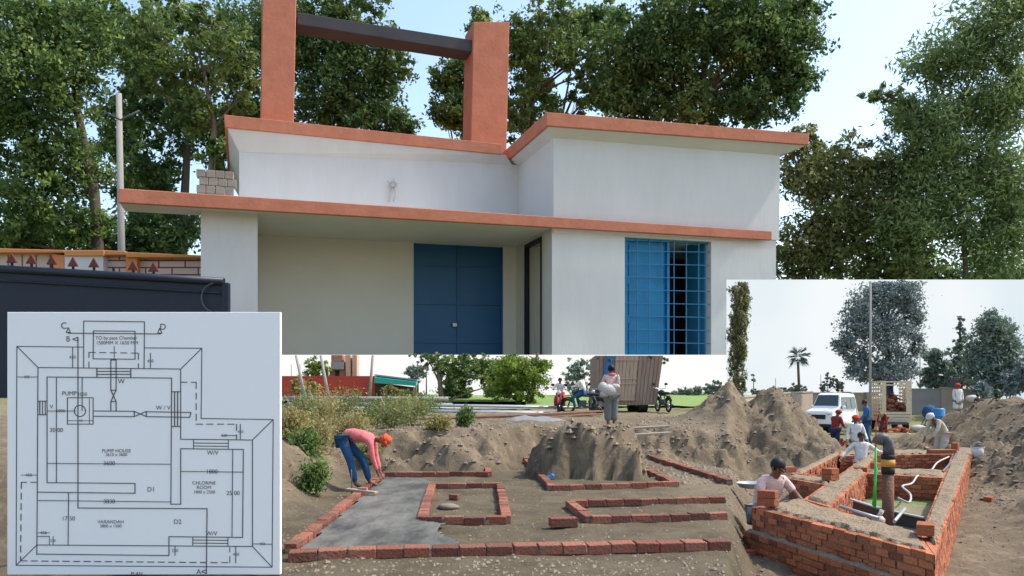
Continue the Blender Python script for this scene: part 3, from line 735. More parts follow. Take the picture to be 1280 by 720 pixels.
# ================================================================ CENTRE YARD: brick courses on the pit floor
rb = random.Random(3)
def course(name, label, pts, z=None, bw=.27, bh=.10, bd=.13, world_pts=False, group='red brick courses marking the foundation', m='brick', pitch=None):
    P = [on(a, c, 0.0) for a, c in pts]
    mb = MB(); mb2 = MB()
    for a, c in zip(P, P[1:]):
        d = c-a; L_ = d.length; n = max(1, round(L_/bw)); ang = math.atan2(d.y, d.x)
        for i in range(n):
            p = a+d*((i+.5)/n)
            g = gz(p.x, p.y)
            if abs(g) > .12: g = .03
            mb.box((p.x+rb.uniform(-.006, .006), p.y+rb.uniform(-.01, .01), max(g, 0)*.5+bh/2+rb.uniform(-.006, .006)), (L_/n-rb.uniform(.008, .02), bd, bh), rz=ang+rb.uniform(-.03, .03), ry=rb.uniform(-.02, .02))
        mid = (a+c)/2
        mb2.box((mid.x, mid.y, .032), (L_, bd*.82, .06), rz=ang)
    t = mb.build(name, m, None, bevel=.009, loc=P[0])
    k = mb2.build('mortar', 'mortar', None); k.data.transform(Matrix.Translation(-P[0])); k.parent = t
    tag(t, label, 'brick course', group)
course('brick_course', 'long front row of red bricks along the bottom of the pit', [(361, 701), (470, 697), (640, 693), (910, 687)], bd=.2)
course('brick_course', 'row of bricks running back along the left edge of the wet concrete', [(363, 694), (477, 598)])
course('brick_course', 'L-shaped brick row behind the wet concrete with a short return', [(479, 596), (611, 596), (603, 568)])
course('brick_course', 'square ring of bricks around a patch of sand beside the wet concrete', [(527, 656), (540, 611), (625, 611), (633, 655), (527, 656)])
course('brick_course', 'brick row round the left and front of the clay stump', [(656, 577), (690, 614), (845, 609), (806, 591)])
course('brick_course', 'long diagonal brick row at the foot of the right dirt heap', [(800, 570), (912, 606)])
course('brick_course', 'narrow rectangle of bricks at the right of the pit floor', [(906, 629), (712, 634), (738, 655), (908, 650)])
def brick(p, rz, label, size=(.25, .125, .09), m='brick_b', group=None, rx=0.0, name='brick'):
    mb = MB(); mb.box((0, 0, size[2]/2), size, rz=rz, rx=rx)
    o = mb.build(name, m, None, bevel=.008); o.location = p; return tag(o, label, 'brick', group)
p = on(704, 660); brick((p.x, p.y, .02), .15, 'single loose red brick lying left of the narrow brick rectangle', (.34, .16, .11), 'brick')
p = on(568, 626); brick((p.x, p.y, .02), -.3, 'half brick lying inside the square brick ring', (.14, .12, .08), 'brick')
p = on(560, 636); mb = MB(); mb.ball((0, 0, .03), .13, 9, (1.2, 1, .4)); mb.ball((.09, .02, .02), .07, 7, (1.2, 1, .5)); mb.ball((-.1, .04, .02), .05, 7); o = mb.build('mortar_lump', 'stone', None); o.location = (p.x, p.y, 0); tag(o, 'grey lump of mortar inside the square brick ring', 'mortar lump')

# wet concrete
poly_ = [tuple(on(a, c)[:2]) for a, c in ((374, 696), (482, 600), (528, 602), (541, 608), (527, 657), (556, 660), (545, 670), (572, 684), (566, 694))]
wc = sheet('wet_concrete', poly_, 0, 'wet_concrete', .05, f=lambda x, y: .062+.012*fbm(x*3, y*2, 4)+.006*fbm(x*11, y*8, 3))
tag(wc, 'freshly spread grey wet concrete in the corner of the pit', 'concrete', kind='stuff')

# wooden float board, string peg
p = on(452, 623); mb = MB(); mb.box((0, 0, .12), (.56, .10, .03), rz=-.42, ry=.05); mb.box((.02, 0, .15), (.16, .035, .04), rz=-.42)
o = mb.build('float_board', 'wood_pale', None, bevel=.004); o.location = (p.x, p.y, 0); tag(o, 'wooden screed board lying across the brick row beside the worker', 'screed board')
p = on(440, 622); mb = MB(); mb.tube([(0, 0, 0), (-.01, 0, .42)], .008, 6); o = mb.build('peg', 'dark_steel', None); o.location = (p.x, p.y, .03); tag(o, 'thin steel peg standing by the screed board', 'peg')

# planks over the gap behind the stump
for i, (x0, y0, x1, y1, Y, lab) in enumerate(((688, 541, 835, 533, 18.6, 'long dusty plank laid across the top of the clay stump'), (742, 547, 838, 541, 18.0, 'shorter grey board in front of the long plank'))):
    a, c = at(x0, y0, Y), at(x1, y1, Y+.5); mb = MB(); d = c-a
    mb.box((a+c)/2, (d.length, .24, .05), rz=math.atan2(d.y, d.x), ry=-math.asin(d.z/d.length)); o = mb.build('plank', 'plank', None, bevel=.006, loc=(a+c)/2); tag(o, lab, 'plank', 'planks on the clay stump')
# stones: a rubble rim on the stump
mb = MB(); p = on(687, 601); mb.box((0, 0, .03), (.16, .08, .05), rz=.4); mb.ball((.05, .02, .05), .05, 7); o = mb.build('wrapper', 'blue_plastic', None); o.location = (p.x, p.y, .04); tag(o, 'small blue plastic wrapper beside the clay stump', 'wrapper')

# scattered clods and pebbles (uncountable)
def scatter(name, label, n, fn, smin, smax, m, seed):
    rng = random.Random(seed); mb = MB(); pts = []
    while len(pts) < n:
        q = fn(rng)
        if q is not None: pts.append(q)
    zs = ground(np.array([q[0] for q in pts]), np.array([q[1] for q in pts]))
    for (x, y), z in zip(pts, zs):
        if fn.__name__ == 'bankpts' and z < .15: continue
        s = smin+(smax-smin)*rng.random()**3; z = float(z)
        vs = []; 
        for v in ((1, 0, 0), (-1, 0, 0), (0, 1, 0), (0, -1, 0), (0, 0, .8), (0, 0, -.5), (.7, .7, .3), (-.6, .6, .2)):
            vs.append((x+v[0]*s*rng.uniform(.6, 1.2), y+v[1]*s*rng.uniform(.6, 1.2), z+v[2]*s*rng.uniform(.5, .9)))
        mb.add(vs, [(0, 6, 4), (6, 2, 4), (2, 7, 4), (7, 1, 4), (1, 3, 4), (3, 0, 4), (0, 3, 5), (3, 1, 5), (1, 7, 5), (7, 2, 5), (2, 6, 5), (6, 0, 5)])
    o = mb.build(name, m, None); return tag(o, label, 'rubble', kind='stuff')
def pit(r):
    px = r.uniform(350, 905); py = 500+220*r.random(); p = on(px, py)
    if p.y > 22 or inside(np.array([p.x]), np.array([p.y]), poly_)[0]: return None
    if p.y > 16 and r.random() < .3: return None
    return p.x, p.y
scatter('pebbles', 'pebbles and small clods scattered over the pit floor and banks', 2600, pit, .006, .03, 'stone', 1)
def front(r):
    p = on(r.uniform(352, 905), r.uniform(698, 722)); return p.x, p.y
scatter('pebbles', 'pebbles along the near edge in front of the front brick row', 260, front, .012, .045, 'stone', 2)
def heaps(r):
    Y = r.uniform(14.5, 28); px = r.choice((r.uniform(800, 1045), r.uniform(1180, 1300))); return (px-640)/FOC*Y, Y
scatter('clods', 'clods of earth scattered over the dirt heaps of the brick yard', 4200, heaps, .02, .09, 'stone', 3)

def onstump(r):
    a = r.uniform(0, 6.28); q = r.uniform(.2, 1.0)**.5; return 1.66+1.0*q*math.cos(a), 16.5+1.15*q*math.sin(a)
scatter('clods', 'dry clods lying around the flat top of the clay stump', 260, onstump, .02, .13, 'stone', 6)
def yard_bits(r):
    Y = r.uniform(8, 15); return r.choice((r.uniform(1.2, 1.31), r.uniform(.905, .96)))*1000*Y/FOC-.64*Y, Y
scatter('pebbles', 'small crumbs of earth beside the brick foundation', 900, yard_bits, .008, .035, 'stone', 9)
def bankpts(r):
    Y = r.uniform(15.5, 22); px = r.uniform(350, 905); return (px-640)/FOC*Y, Y
scatter('bank_clods', 'clods of earth broken off the banks around the pit', 4200, bankpts, .015, .08, 'stone', 8)
# gravel heap
def heapmesh(name, c, rx, ry, h, m, seed):
    xs_ = np.linspace(-rx*1.1, rx*1.1, 46); ys_ = np.linspace(-ry*1.1, ry*1.1, 30)
    zf = lambda x, y: h*np.maximum(0, 1-(np.abs(x/rx)**1.8+np.abs(y/ry)**1.8))**.8+.07*fbm(x*3+seed, y*3)-.05
    o = gridmesh(name, xs_, ys_, zf, m); o.location = c; return o
p = at(668, 524, 24.5); o = heapmesh('gravel_heap', (p.x, p.y, .80), 1.1, .9, .22, 'gravel', 3); tag(o, 'low heap of blue-grey gravel behind the clay stump', 'gravel', kind='stuff')

# steel pipes and rusty bars lying in bundles on the bank
def bundle(label, x0, y0, x1, y1, Y0, Y1, n, r, m, cat, sp=.13):
    for i in range(n):
        a = at(x0, y0, Y0); c = at(x1, y1, Y1); k = i % max(1, n//2); j = i//max(1, n//2)
        off = Vector((rb.uniform(-.4, .4), k*sp+j*sp*.5, j*sp*.8)); jig = Vector((0, rb.uniform(-.05, .05), 0))
        mb = MB(); mb.tube([a+off, (a+c)/2+off+Vector((0, 0, -.01)), c+off+jig], r, 8); o = mb.build(cat.replace(' ', '_'), m, None, loc=a+off); tag(o, label, cat, label.split(' lying')[0]+'s')
bundle('long pale steel pipe lying in the bundle along the road edge', 440, 512, 728, 517, 35, 33, 14, .055, 'steel', 'steel pipe', .3)
bundle('rusty reinforcing bar lying in the brown bundle behind the pit', 522, 529, 745, 518, 24.5, 29, 14, .032, 'rust', 'steel bar', .13)
bundle('pale concrete post lying beside the road at the left', 352, 513, 560, 514, 36, 36, 3, .09, 'concrete', 'concrete post', .35)

# weeds on the left bank
def weed(px, py, w, h, Y, m, lab, seed, n=900, grp='dusty weed clumps on the left bank'):
    rng = np.random.RandomState(seed); p = at(px, py, Y); z = gz(p.x, p.y); ry = w*Y/FOC*.7; rz_ = h*Y/FOC
    t = thing('weed', lab, 'weed', (p.x, p.y, z), group=grp)
    mb = MB(); r = random.Random(seed)
    for k in range(14):
        a = r.uniform(0, 6.28); q = r.uniform(.3, .9); e = Vector((math.cos(a)*ry*q, math.sin(a)*ry*.6*q, rz_*r.uniform(.5, .95)))
        mb.tube([(0, 0, -.05), (e.x*.4, e.y*.4, e.z*.55), e], [.012, .008, .004], 4)
    mb.build('stem', 'wood_pale', t)
    o = crown('foliage', [((0, 0, rz_*.42), (ry, ry*.8, rz_*.5)), ((ry*.3, 0, rz_*.6), (ry*.6, ry*.5, rz_*.4)), ((-ry*.5, .1, rz_*.3), (ry*.6, ry*.5, rz_*.35))], .065, n, m, rng, None, None, clump=.3, fill=.1, per=14, aspect=.35)
    o.parent = t
W = [(372, 528, 26, 30, 18.5, 'leaf_weed', 'tall dusty weed at the far left of the bank'), (400, 522, 26, 30, 20, 'leaf_dry', 'straw-coloured weed clump left of centre on the bank'),
     (428, 520, 24, 30, 21, 'leaf_weed', 'green-grey weed between two straw-coloured clumps'), (362, 545, 22, 26, 15.5, 'leaf_dry', 'dry weed spilling down beside the plan board'),
     (395, 548, 22, 28, 16, 'leaf_dry', 'dry yellowish weed above the bending worker, to his left'), (440, 540, 26, 26, 17.6, 'leaf_dry', 'dry weed directly behind the bending worker'),
     (470, 520, 24, 24, 21, 'leaf_mid', 'dark green weed at the top of the bank'), (490, 536, 30, 26, 18.6, 'leaf_weed', 'wide grey-green weed right of the bending worker'),
     (515, 528, 24, 26, 20, 'leaf_weed', 'round dusty weed beside the rusty bars'), (500, 512, 26, 18, 26, 'leaf_dry', 'low dry weed near the road edge'), (392, 592, 16, 30, 12.6, 'leaf_mid', 'green weed growing low on the left dirt bank'),
     (530, 512, 26, 18, 30, 'leaf_mid', 'dark green low weed by the pale pipes'), (582, 536, 9, 18, 19.2, 'leaf_mid', 'small green weed in front of the rusty bars'), (458, 548, 20, 16, 17.2, 'leaf_weed', 'small weed just over the worker\'s back'),
     (380, 562, 18, 26, 14.6, 'leaf_mid', 'green weed on the mound at the left'), (548, 540, 16, 12, 18.6, 'leaf_dry', 'tiny dry weed on the edge of the back bank')]
for i, (a, c, w, h, Y, m, lab) in enumerate(W): weed(a, c, w*1.5, h*1.6, Y, m, lab, 50+i, 2600)

# ---------------------------------------------------------------- behind the road
BY = 53.5
ZC = at(400, 443.5, 57.8).z-.12     # highest point of things standing before the centre sky
b = MB(); a, c = at(350, 470, BY), at(468.6, 470, BY); b.hexa([(a.x-6, BY, .9), (c.x, BY, .9), (c.x, BY+.3, .9), (a.x-6, BY+.3, .9), (a.x-6, BY, a.z), (c.x, BY, c.z), (c.x, BY+.3, c.z), (a.x-6, BY+.3, a.z)])
rw = b.build('compound_wall', 'red_paint', None, loc=((a.x+c.x)/2, BY, .9)); tag(rw, 'long plain red painted wall beyond the road', 'wall')
sh = thing('shed', 'low brick shed with a turquoise sheet eave right of the red wall', 'shed', (at(495, 506, BY).x, BY, .95), world=True)
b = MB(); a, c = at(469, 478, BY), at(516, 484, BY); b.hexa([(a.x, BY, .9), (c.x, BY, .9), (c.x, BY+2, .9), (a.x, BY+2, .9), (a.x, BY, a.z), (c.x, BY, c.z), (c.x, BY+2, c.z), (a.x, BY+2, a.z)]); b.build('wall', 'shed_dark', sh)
b = MB(); a, c = at(468, 471.5, BY-.7), at(520, 477.5, BY-.7); u = Vector((0, 0, .38)); b.hexa([a-u, c-u*.7, c-u*.7+Vector((0, 1, .12)), a-u+Vector((0, 1, .12)), a, c, c+Vector((0, 1, .12)), a+Vector((0, 1, .12))]); b.build('eave', 'teal', sh)
b = MB(); a, c = at(468, 469.6, BY-.5), at(521, 476, BY-.5); b.hexa([a, c, c+Vector((0, 3, 0)), a+Vector((0, 3, 0)), a+Vector((0, 0, .1)), c+Vector((0, 0, .1)), c+Vector((0, 3, .1)), a+Vector((0, 3, .1))]); b.build('roof', 'concrete', sh)
def blk(mb, px0, px1, y0, y1, Y, d=1.5, rake=0.0):
    a = at(px0, y0, Y); c = at(px1, y1, Y); mb.hexa([(a.x+rake, Y, c.z), (c.x, Y, c.z), (c.x, Y+d, c.z), (a.x+rake, Y+d, c.z), (a.x, Y, a.z), (c.x, Y, a.z), (c.x, Y+d, a.z), (a.x, Y+d, a.z)])
tw = thing('unfinished_house', 'unfinished brick house with peach columns rising behind the red wall', 'house', (at(430, 506, 55.5).x, 55.5, 1), world=True)
b = MB(); blk(b, 414, 428, 443.8, 452, 55.5); blk(b, 412, 431, 461.8, 500, 55.5); b.build('wall', 'tower_brick', tw)
b = MB(); blk(b, 413.5, 429.5, 452.2, 461.6, 55.2, 1.6); b.build('slab_wall', 'concrete', tw)
b = MB(); blk(b, 419, 424, 463, 470, 55.44, .05); b.build('window', 'dark_room', tw)
b = MB(); blk(b, 431.5, 438, 443.8, 500, 55.3, .8, .1); b.build('column', 'tower_orange', tw)
b = MB(); blk(b, 440.5, 446, 443.8, 500, 55.3, .8); b.build('column', 'tower_orange', tw)
b = MB(); blk(b, 431, 447, 453, 456, 55.6, .6); blk(b, 431, 447, 466, 500, 55.6, .6); b.build('infill', 'tower_brick', tw)
def pole(px0, py0, px1, py1, Y, r, lab, m='concrete', z0=None, name='pole', grp=None, taper=.7):
    a, c = at(px0, py0, Y), at(px1, py1, Y); 
    if z0 is not None: a.z = z0
    mb = MB(); mb.tube([a, c], [r, r*taper], 8); o = mb.build(name, m, None, loc=a); return tag(o, lab, 'pole', grp)
pole(383, 505, 370, 444.2, 47.5, .10, 'leftmost of three leaning concrete poles in front of the red wall', grp='leaning poles by the road')
pole(412, 505, 401, 444.2, 47.5, .11, 'middle leaning concrete pole in front of the red wall', grp='leaning poles by the road')
pole(461.5, 503, 466, 444.2, 47.3, .10, 'brownish pole leaning right at the end of the red wall', 'plank', grp='leaning poles by the road')
for i, (px, t) in enumerate(((365, 456), (376, 455), (411, 452), (352, 458))): pole(px, 490, px-1, t, 54.6, .035, 'thin stake standing above the red wall', 'plank', z0=1, grp='stakes behind the red wall')
pole(522.5, 500, 522, 454, 55, .07, 'dark utility pole right of the shed', 'dark_steel', z0=1.2, grp='utility poles behind the shed'); pole(533, 500, 533, 457, 56, .05, 'second thinner utility pole nearer the big tree', 'dark_steel', z0=1.2, grp='utility poles behind the shed')
mb = MB(); mb.tube([at(517, 459, 55), at(536, 461, 55)], .04, 5); mb.tube([at(517, 459, 55), at(516, 455, 55)], .04, 5); o = mb.build('cross_arm', 'dark_steel', None, loc=at(522, 460, 55)); tag(o, 'cross arm fixed between the utility poles', 'cross arm')
# bushes in front of the red wall and trees before the sky
def yard_bush(lab, px, py, rx, ry, Y, m, seed, n=2600, leaf=.16, grp='bushes along the road'):
    return tree('bush', lab, Y, [(px, 508), (px, py+ry*.5), (px, py)], [(px-rx*.3, py, rx*.7, ry), (px+rx*.35, py+ry*.15, rx*.6, ry*.8)], leaf, n, m, tr=.06, seed=seed, cat='bush', group=grp, zmax=ZC)
yard_bush('olive bush leaning on the left part of the red wall', 383, 485, 20, 15, 50, 'leaf_dry', 71, 2600)
yard_bush('green bush showing above the left end of the red wall', 398, 462, 16, 14, 55, 'leaf_yellow', 72)
yard_bush('brown-green bush in front of the shed', 493, 491, 15, 12, 50, 'leaf_dry', 73)
yard_bush('low green bush at the foot of the red wall', 445, 501, 30, 7, 50, 'leaf_weed', 74)
yard_bush('pale green bush between the shed and the big tree trunk', 520, 497, 18, 9, 49, 'leaf_yellow', 75, 1800)
yard_bush('dark bush right of the big tree trunk', 572, 487, 22, 14, 52, 'leaf_dark', 76, 3600)
tg = 'trees beyond the road'
tree('tree', 'spreading green roadside tree left of the wooden truck', 50, [(552.5, 504), (550, 480), (545, 440)], [(560, 452, 36, 13), (600, 458, 34, 18), (640, 462, 26, 24), (570, 470, 24, 12), (628, 478, 30, 20), (535, 446, 22, 7)],
     .17, 15000, 'leaf_mid', 'pale_bark', .2, seed=81, zmax=ZC-.15, group=tg, ymax=57.3)
tree('tree', 'bright yellow-green tree in front of the darker roadside tree', 47.5, [(663, 503), (668, 470), (672, 440)], [(640, 462, 24, 20), (662, 475, 24, 24), (625, 485, 22, 16), (675, 458, 13, 14), (655, 495, 26, 9)],
     .15, 13000, 'leaf_yellow', 'bark', .17, seed=82, zmax=at(0, 444.5, 47.5).z, group=tg)
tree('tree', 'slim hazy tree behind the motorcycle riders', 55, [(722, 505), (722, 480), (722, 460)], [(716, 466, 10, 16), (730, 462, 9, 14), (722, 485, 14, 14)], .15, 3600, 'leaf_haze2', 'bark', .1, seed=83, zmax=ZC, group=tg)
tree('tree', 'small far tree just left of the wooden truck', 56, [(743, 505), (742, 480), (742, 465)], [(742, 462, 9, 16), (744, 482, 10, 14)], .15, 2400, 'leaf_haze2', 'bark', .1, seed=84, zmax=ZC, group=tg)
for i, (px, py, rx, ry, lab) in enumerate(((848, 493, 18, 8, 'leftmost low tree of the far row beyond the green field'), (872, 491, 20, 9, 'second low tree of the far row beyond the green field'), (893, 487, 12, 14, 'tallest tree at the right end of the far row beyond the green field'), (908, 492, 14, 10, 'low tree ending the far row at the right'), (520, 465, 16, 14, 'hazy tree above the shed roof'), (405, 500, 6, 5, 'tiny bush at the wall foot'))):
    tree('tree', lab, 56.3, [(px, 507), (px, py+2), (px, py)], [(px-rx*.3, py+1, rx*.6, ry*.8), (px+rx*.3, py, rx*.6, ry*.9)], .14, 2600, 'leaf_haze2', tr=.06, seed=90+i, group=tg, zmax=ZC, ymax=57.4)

# ================================================================ RIGHT YARD: brick foundation
def W3(px, py): return on(px, py, WT)
fd = thing('brick_foundation', 'half-built orange brick foundation with open rooms and rough mortar on its wall tops', 'brick structure', (*W3(1100, 640)[:2], -.6), world=True)
def brickwall(q, z0, z1=WT, ch=.082, bl_=.21, name='wall', jit=.013, topm=True, mat_='brick_b', sub=True):
    "q: outer0, outer1, inner1, inner0 as world points"
    O0, O1, I1, I0 = [Vector((p.x, p.y, 0)) for p in q]
    n = max(1, round((O1-O0).length/bl_)); nc = max(1, round((z1-z0)/ch)); mb = MB(); core = MB()
    for c in range(nc):
        za = z0+(z1-z0)*c/nc; zb = z0+(z1-z0)*(c+1)/nc-.014; off = .5*(c % 2)
        for i in range(-1, n+1):
            t0 = (i+off)/n; t1 = (i+1+off)/n-.012/((O1-O0).length)
            t0 = max(0, t0); t1 = min(1, t1)
            if t1-t0 < .15/n: continue
            j0 = rb.uniform(-jit, jit); j1 = rb.uniform(-jit, jit); w = (I0-O0).normalized()
            a = O0.lerp(O1, t0)+w*j0; d = O0.lerp(O1, t1)+w*j0; e = I0.lerp(I1, t1)+w*j1; f = I0.lerp(I1, t0)+w*j1
            zz = rb.uniform(-.005, .005)
            mb.hexa([fz(a, za+zz), fz(d, za+zz), fz(e, za+zz), fz(f, za+zz), fz(a, zb+zz), fz(d, zb+zz), fz(e, zb+zz), fz(f, zb+zz)])
    wn = (I0-O0).normalized()*.02; dn = (O1-O0).normalized()*.012
    cs = [O0+wn+dn, O1+wn-dn, I1-wn-dn, I0-wn+dn]
    core.hexa([fz(p, z0) for p in cs]+[fz(p, z1-.02) for p in cs])
    w_ = mb.build(name, mat_, fd)
    core.build('mortar_joint', 'mortar', w_)
    if topm:
        nx = max(8, int((O1-O0).length/.07)); ny = max(5, int((I0-O0).length/.06)); v = []
        for j in range(ny+1):
            for i in range(nx+1):
                s = .02+.96*i/nx; t = .12+.76*j/ny+.05*math.sin(i*1.7+j)*(j in (0, ny)); p = O0.lerp(O1, s).lerp(I0.lerp(I1, s), t)
                edge = min(i, nx-i, 1)*min(j, ny-j, 1)
                hgt = -.02 if not edge else .018+.05*max(-.2, float(fbm(np.array([p.x*5]), np.array([p.y*5]), 4)[0]))
                v.append((p.x, p.y, z1+hgt))
        f = [(j*(nx+1)+i, j*(nx+1)+i+1, (j+1)*(nx+1)+i+1, (j+1)*(nx+1)+i) for j in range(ny) for i in range(nx)]
        tm = MB(); tm.add(v, f, True); tm.build('mortar_bed', 'mortar_top', w_)
def WQ(*p): return [W3(*q) for q in p]
q1 = WQ((940, 633), (1168, 692), (1150, 667), (1003, 624))
brickwall(q1, -.52)
brickwall(WQ((1168.6, 691.4), (1217, 560), (1193, 560), (1150.6, 666.5)), -.58)
brickwall(WQ((1052, 563.6), (1192.6, 561.4), (1192, 567), (1050, 569.5)), -.9)
brickwall(WQ((1084, 584.5), (1184, 588.5), (1181, 596.5), (1084, 591)), -.9)
brickwall(WQ((1004, 623), (1062, 583.5), (1083.4, 590.4), (1038.5, 633.2)), -.9)
brickwall(WQ((1062.4, 583), (1087, 566.8), (1096, 569.6), (1083.6, 583.5)), -.9)
brickwall(WQ((986, 597.5), (1036, 606), (1041, 599), (991, 591.5)), -.9)
brickwall(WQ((989, 591), (1044, 564.6), (1051.4, 567), (1003, 591.2)), -.9)
# stepped footing course, a little proud of the front wall
O0, O1 = q1[0], q1[1]; d = (O1-O0).normalized(); nrm = Vector((d.y, -d.x, 0)); nrm = nrm if nrm.dot(-O0) > 0 else -nrm
f0, f1 = O0+nrm*.10-d*.08, O1+nrm*.10+d*.05
brickwall([f0, f1, O1-nrm*.01, O0-nrm*.01-d*.08], -.75, -.19, topm=True)
# loose bricks on the walls
def wb_(px, py, rz, lab, s=(.24, .12, .09), n=1, z=WT+.03):
    p = on(px, py, z)
    for k in range(n): brick((p.x, p.y, z+k*s[2]*1.03), rz+.1*k, lab, s, 'brick_b', 'loose bricks on the foundation walls')
wb_(960, 632, -.75, 'pair of orange bricks on the near left wall corner beside the seated worker', (.24, .15, .10), 2)
wb_(1157, 668, -.5, 'large orange brick on the wall top at the near right corner', (.17, .27, .12), 1)
wb_(1038, 600, .5, 'stacked orange bricks on the end of the middle partition wall', (.22, .2, .1), 2)
wb_(1177, 567, .1, 'bricks laid in line on the back wall by the stooping elder', (.7, .16, .1), 1)
wb_(1194, 563, .9, 'reddish brick standing at the far right wall corner', (.25, .16, .2), 1)
wb_(986, 590, .3, 'orange brick lying at the left end of the left room wall', (.25, .15, .1), 1)
wb_(1095, 586, .6, 'half bricks at the junction beside the pipe', (.2, .14, .12), 1)
p = on(936, 697, -.5); brick((p.x, p.y, -.5), .4, 'loose orange brick on the ground at the near left corner', (.16, .12, .1), 'brick_b')
p = on(1236, 620, -.3); brick((p.x, p.y, gz(p.x, p.y)), .8, 'broken orange brick on the dirt right of the foundation', (.2, .14, .1), 'brick_b')
# pile of bricks behind truck
def pile(px, py, n, w, lab, e=-.5):
    p = on(px, py, e); mb = MB()
    for k in range(n):
        a = rb.gauss(0, w*.4); c = rb.gauss(0, w*.2); hh = max(0, .28*(1-abs(a)/w)-abs(c)*.2)*rb.random()
        mb.box((p.x+a, p.y+c, gz(p.x, p.y)+.05+hh), (.24, .12, .08), rz=rb.uniform(0, 3), rx=rb.uniform(-.4, .4))
    o = mb.build('brick_pile', 'brick_b', None, loc=(p.x, p.y, gz(p.x, p.y))); tag(o, lab, 'brick pile', 'heaps of bricks in the yard')
pile(1124, 542, 90, .9, 'heap of tipped bricks behind the loaded truck'); pile(1152, 540, 60, .8, 'small spread of bricks right of the truck'); pile(1052, 562, 40, .45, 'small stack of bricks beside the left standing worker')
# pipe with elbow
pY = 11.2
a = at(1110, 660, pY); a.z = -.55; x = a.x
pp = thing('well_pipe', 'rusty vertical well pipe with yellow tape and black hose elbow standing inside the foundation', 'pipe', a, world=True)
zt_ = lambda py: at(1110, py, pY).z
b = MB(); b.tube([(x, pY, -.6), (x, pY, zt_(592))], .078, 16); b.build('pipe', 'rust', pp)
b = MB(); b.tube([(x, pY, zt_(592.2)), (x, pY, zt_(583.5))], .088, 16); b.build('clamp', 'rubber', pp); b = MB(); b.tube([(x, pY, zt_(574)), (x, pY, zt_(568))], .09, 16); b.build('clamp', 'rubber', pp)
b = MB(); b.tube([(x, pY, zt_(583.3)), (x, pY, zt_(574.2))], .092, 16); b.build('tape', 'yellow', pp)
el = [(1110.5, 568), (1111, 560), (1109.5, 553), (1105.5, 548), (1101, 547), (1098, 550), (1096.5, 555)]
b = MB(); b.tube([at(q[0], q[1], pY-.0) for q in el], .075, 14); 
for q in el[1:-1]: pass
b.build('elbow', 'hose_grey', pp)
b = MB(); t0, t1 = at(1093.6, 634, 11.0), at(1095.4, 513, 11.0); mid = t0.lerp(t1, .62)
o = thing('measuring_rod', 'thin rod standing beside the pipe, bright green below and red above', 'rod', t0, world=True)
b.tube([t0, mid], [.022, .014], 7); b.tube([at(1091, 632, 11), at(1096, 585, 10.95)], .012, 5); b.build('lower_rod', 'green_paint', o)
b = MB(); b.tube([mid, t1], .009, 6); b.build('upper_rod', 'redc', o)
# steel channels on the chamber floor
for i, (c0, c1, hgt, lab) in enumerate((((1066, 626), (1104, 638), .17, 'left steel channel beam lying in the chamber beside the pipe'), ((1113, 640), (1156, 649), .17, 'right steel channel beam lying in the chamber beside the pipe'))):
    a = at(*c0, 11.9 if i == 0 else 11.5); c = at(*c1, 11.2 if i == 0 else 11.1); t = thing('steel_channel', lab, 'steel beam', a, group='steel channels in the chamber', world=True)
    d = c-a; n_ = Vector((-d.y, d.x, 0)).normalized(); dz = Vector((0, 0, hgt))
    b = MB(); b.hexa([a-dz, c-dz, c-dz+n_*.012, a-dz+n_*.012, a, c, c+n_*.012, a+n_*.012]); b.build('web', 'dark_steel', t)
    b = MB(); 
    for zz in (Vector((0, 0, .012)), -dz-Vector((0, 0, .012))): b.hexa([a+zz-n_*.06, c+zz-n_*.06, c+zz+n_*.012, a+zz+n_*.012, a+zz-n_*.06+Vector((0, 0, .02)), c+zz-n_*.06+Vector((0, 0, .02)), c+zz+n_*.012+Vector((0, 0, .02)), a+zz+n_*.012+Vector((0, 0, .02))])
    b.build('flange', 'steel', t)
a, c = at(1050, 633, 10.7), at(1098, 648, 10.1); b = MB(); b.tube([a, c], .022, 6); tag(b.build('steel_bar', 'steel', None, loc=a), 'thin steel bar resting on the near wall edge left of the pipe', 'steel bar')
a, c = at(1118, 652, 10.1), at(1131, 636, 11.6); b = MB(); b.tube([a, c], .024, 6); tag(b.build('steel_bar', 'steel', None, loc=a), 'short pale bar leaning across the right channel beam', 'steel bar')
b = MB(); b.ball((0, 0, 0), .09, 8, (1, 1, .8)); b.tube([(0, 0, .04), (.05, 0, .14)], .03, 6); o = b.build('cloth_knot', 'cream', None); o.location = at(1098, 651, 10.2); tag(o, 'small cream cloth bundle on the near wall by the pipe', 'cloth')
def hose(label, pts, r, m, z=None):
    P = [at(*q) for q in pts]; out = []
    for i in range(len(P)-1):
        p0, p1, p2, p3 = P[max(i-1, 0)], P[i], P[i+1], P[min(i+2, len(P)-1)]
        for k in range(6):
            t = k/6; out.append(.5*((2*p1)+(-p0+p2)*t+(2*p0-5*p1+4*p2-p3)*t*t+(-p0+3*p1-3*p2+p3)*t**3))
    out.append(P[-1]); b = MB(); b.tube(out, r, 7); tag(b.build('hose', m, None, loc=P[0]), label, 'hose', 'hoses over the foundation')
hose('pale hose looping from the right wall down into the chamber', [(1186, 571, 19), (1172, 578, 17), (1162, 590, 15.6), (1148, 594, 15), (1140, 604, 14.2), (1128, 608, 13.6), (1138, 618, 13.2), (1136, 628, 12.8), (1122, 622, 12.8)], .017, 'sack')
hose('grey hose lying along the top of the right wall', [(1197, 562, 21.3), (1194, 570, 19.3), (1187, 580, 17.2), (1178, 590, 15.4)], .025, 'hose_grey')
hose('thin pale hose from the brick heap to the stooping elder', [(1134, 541, 40), (1145, 548, 34), (1155, 558, 26), (1166, 562, 24)], .03, 'sack')

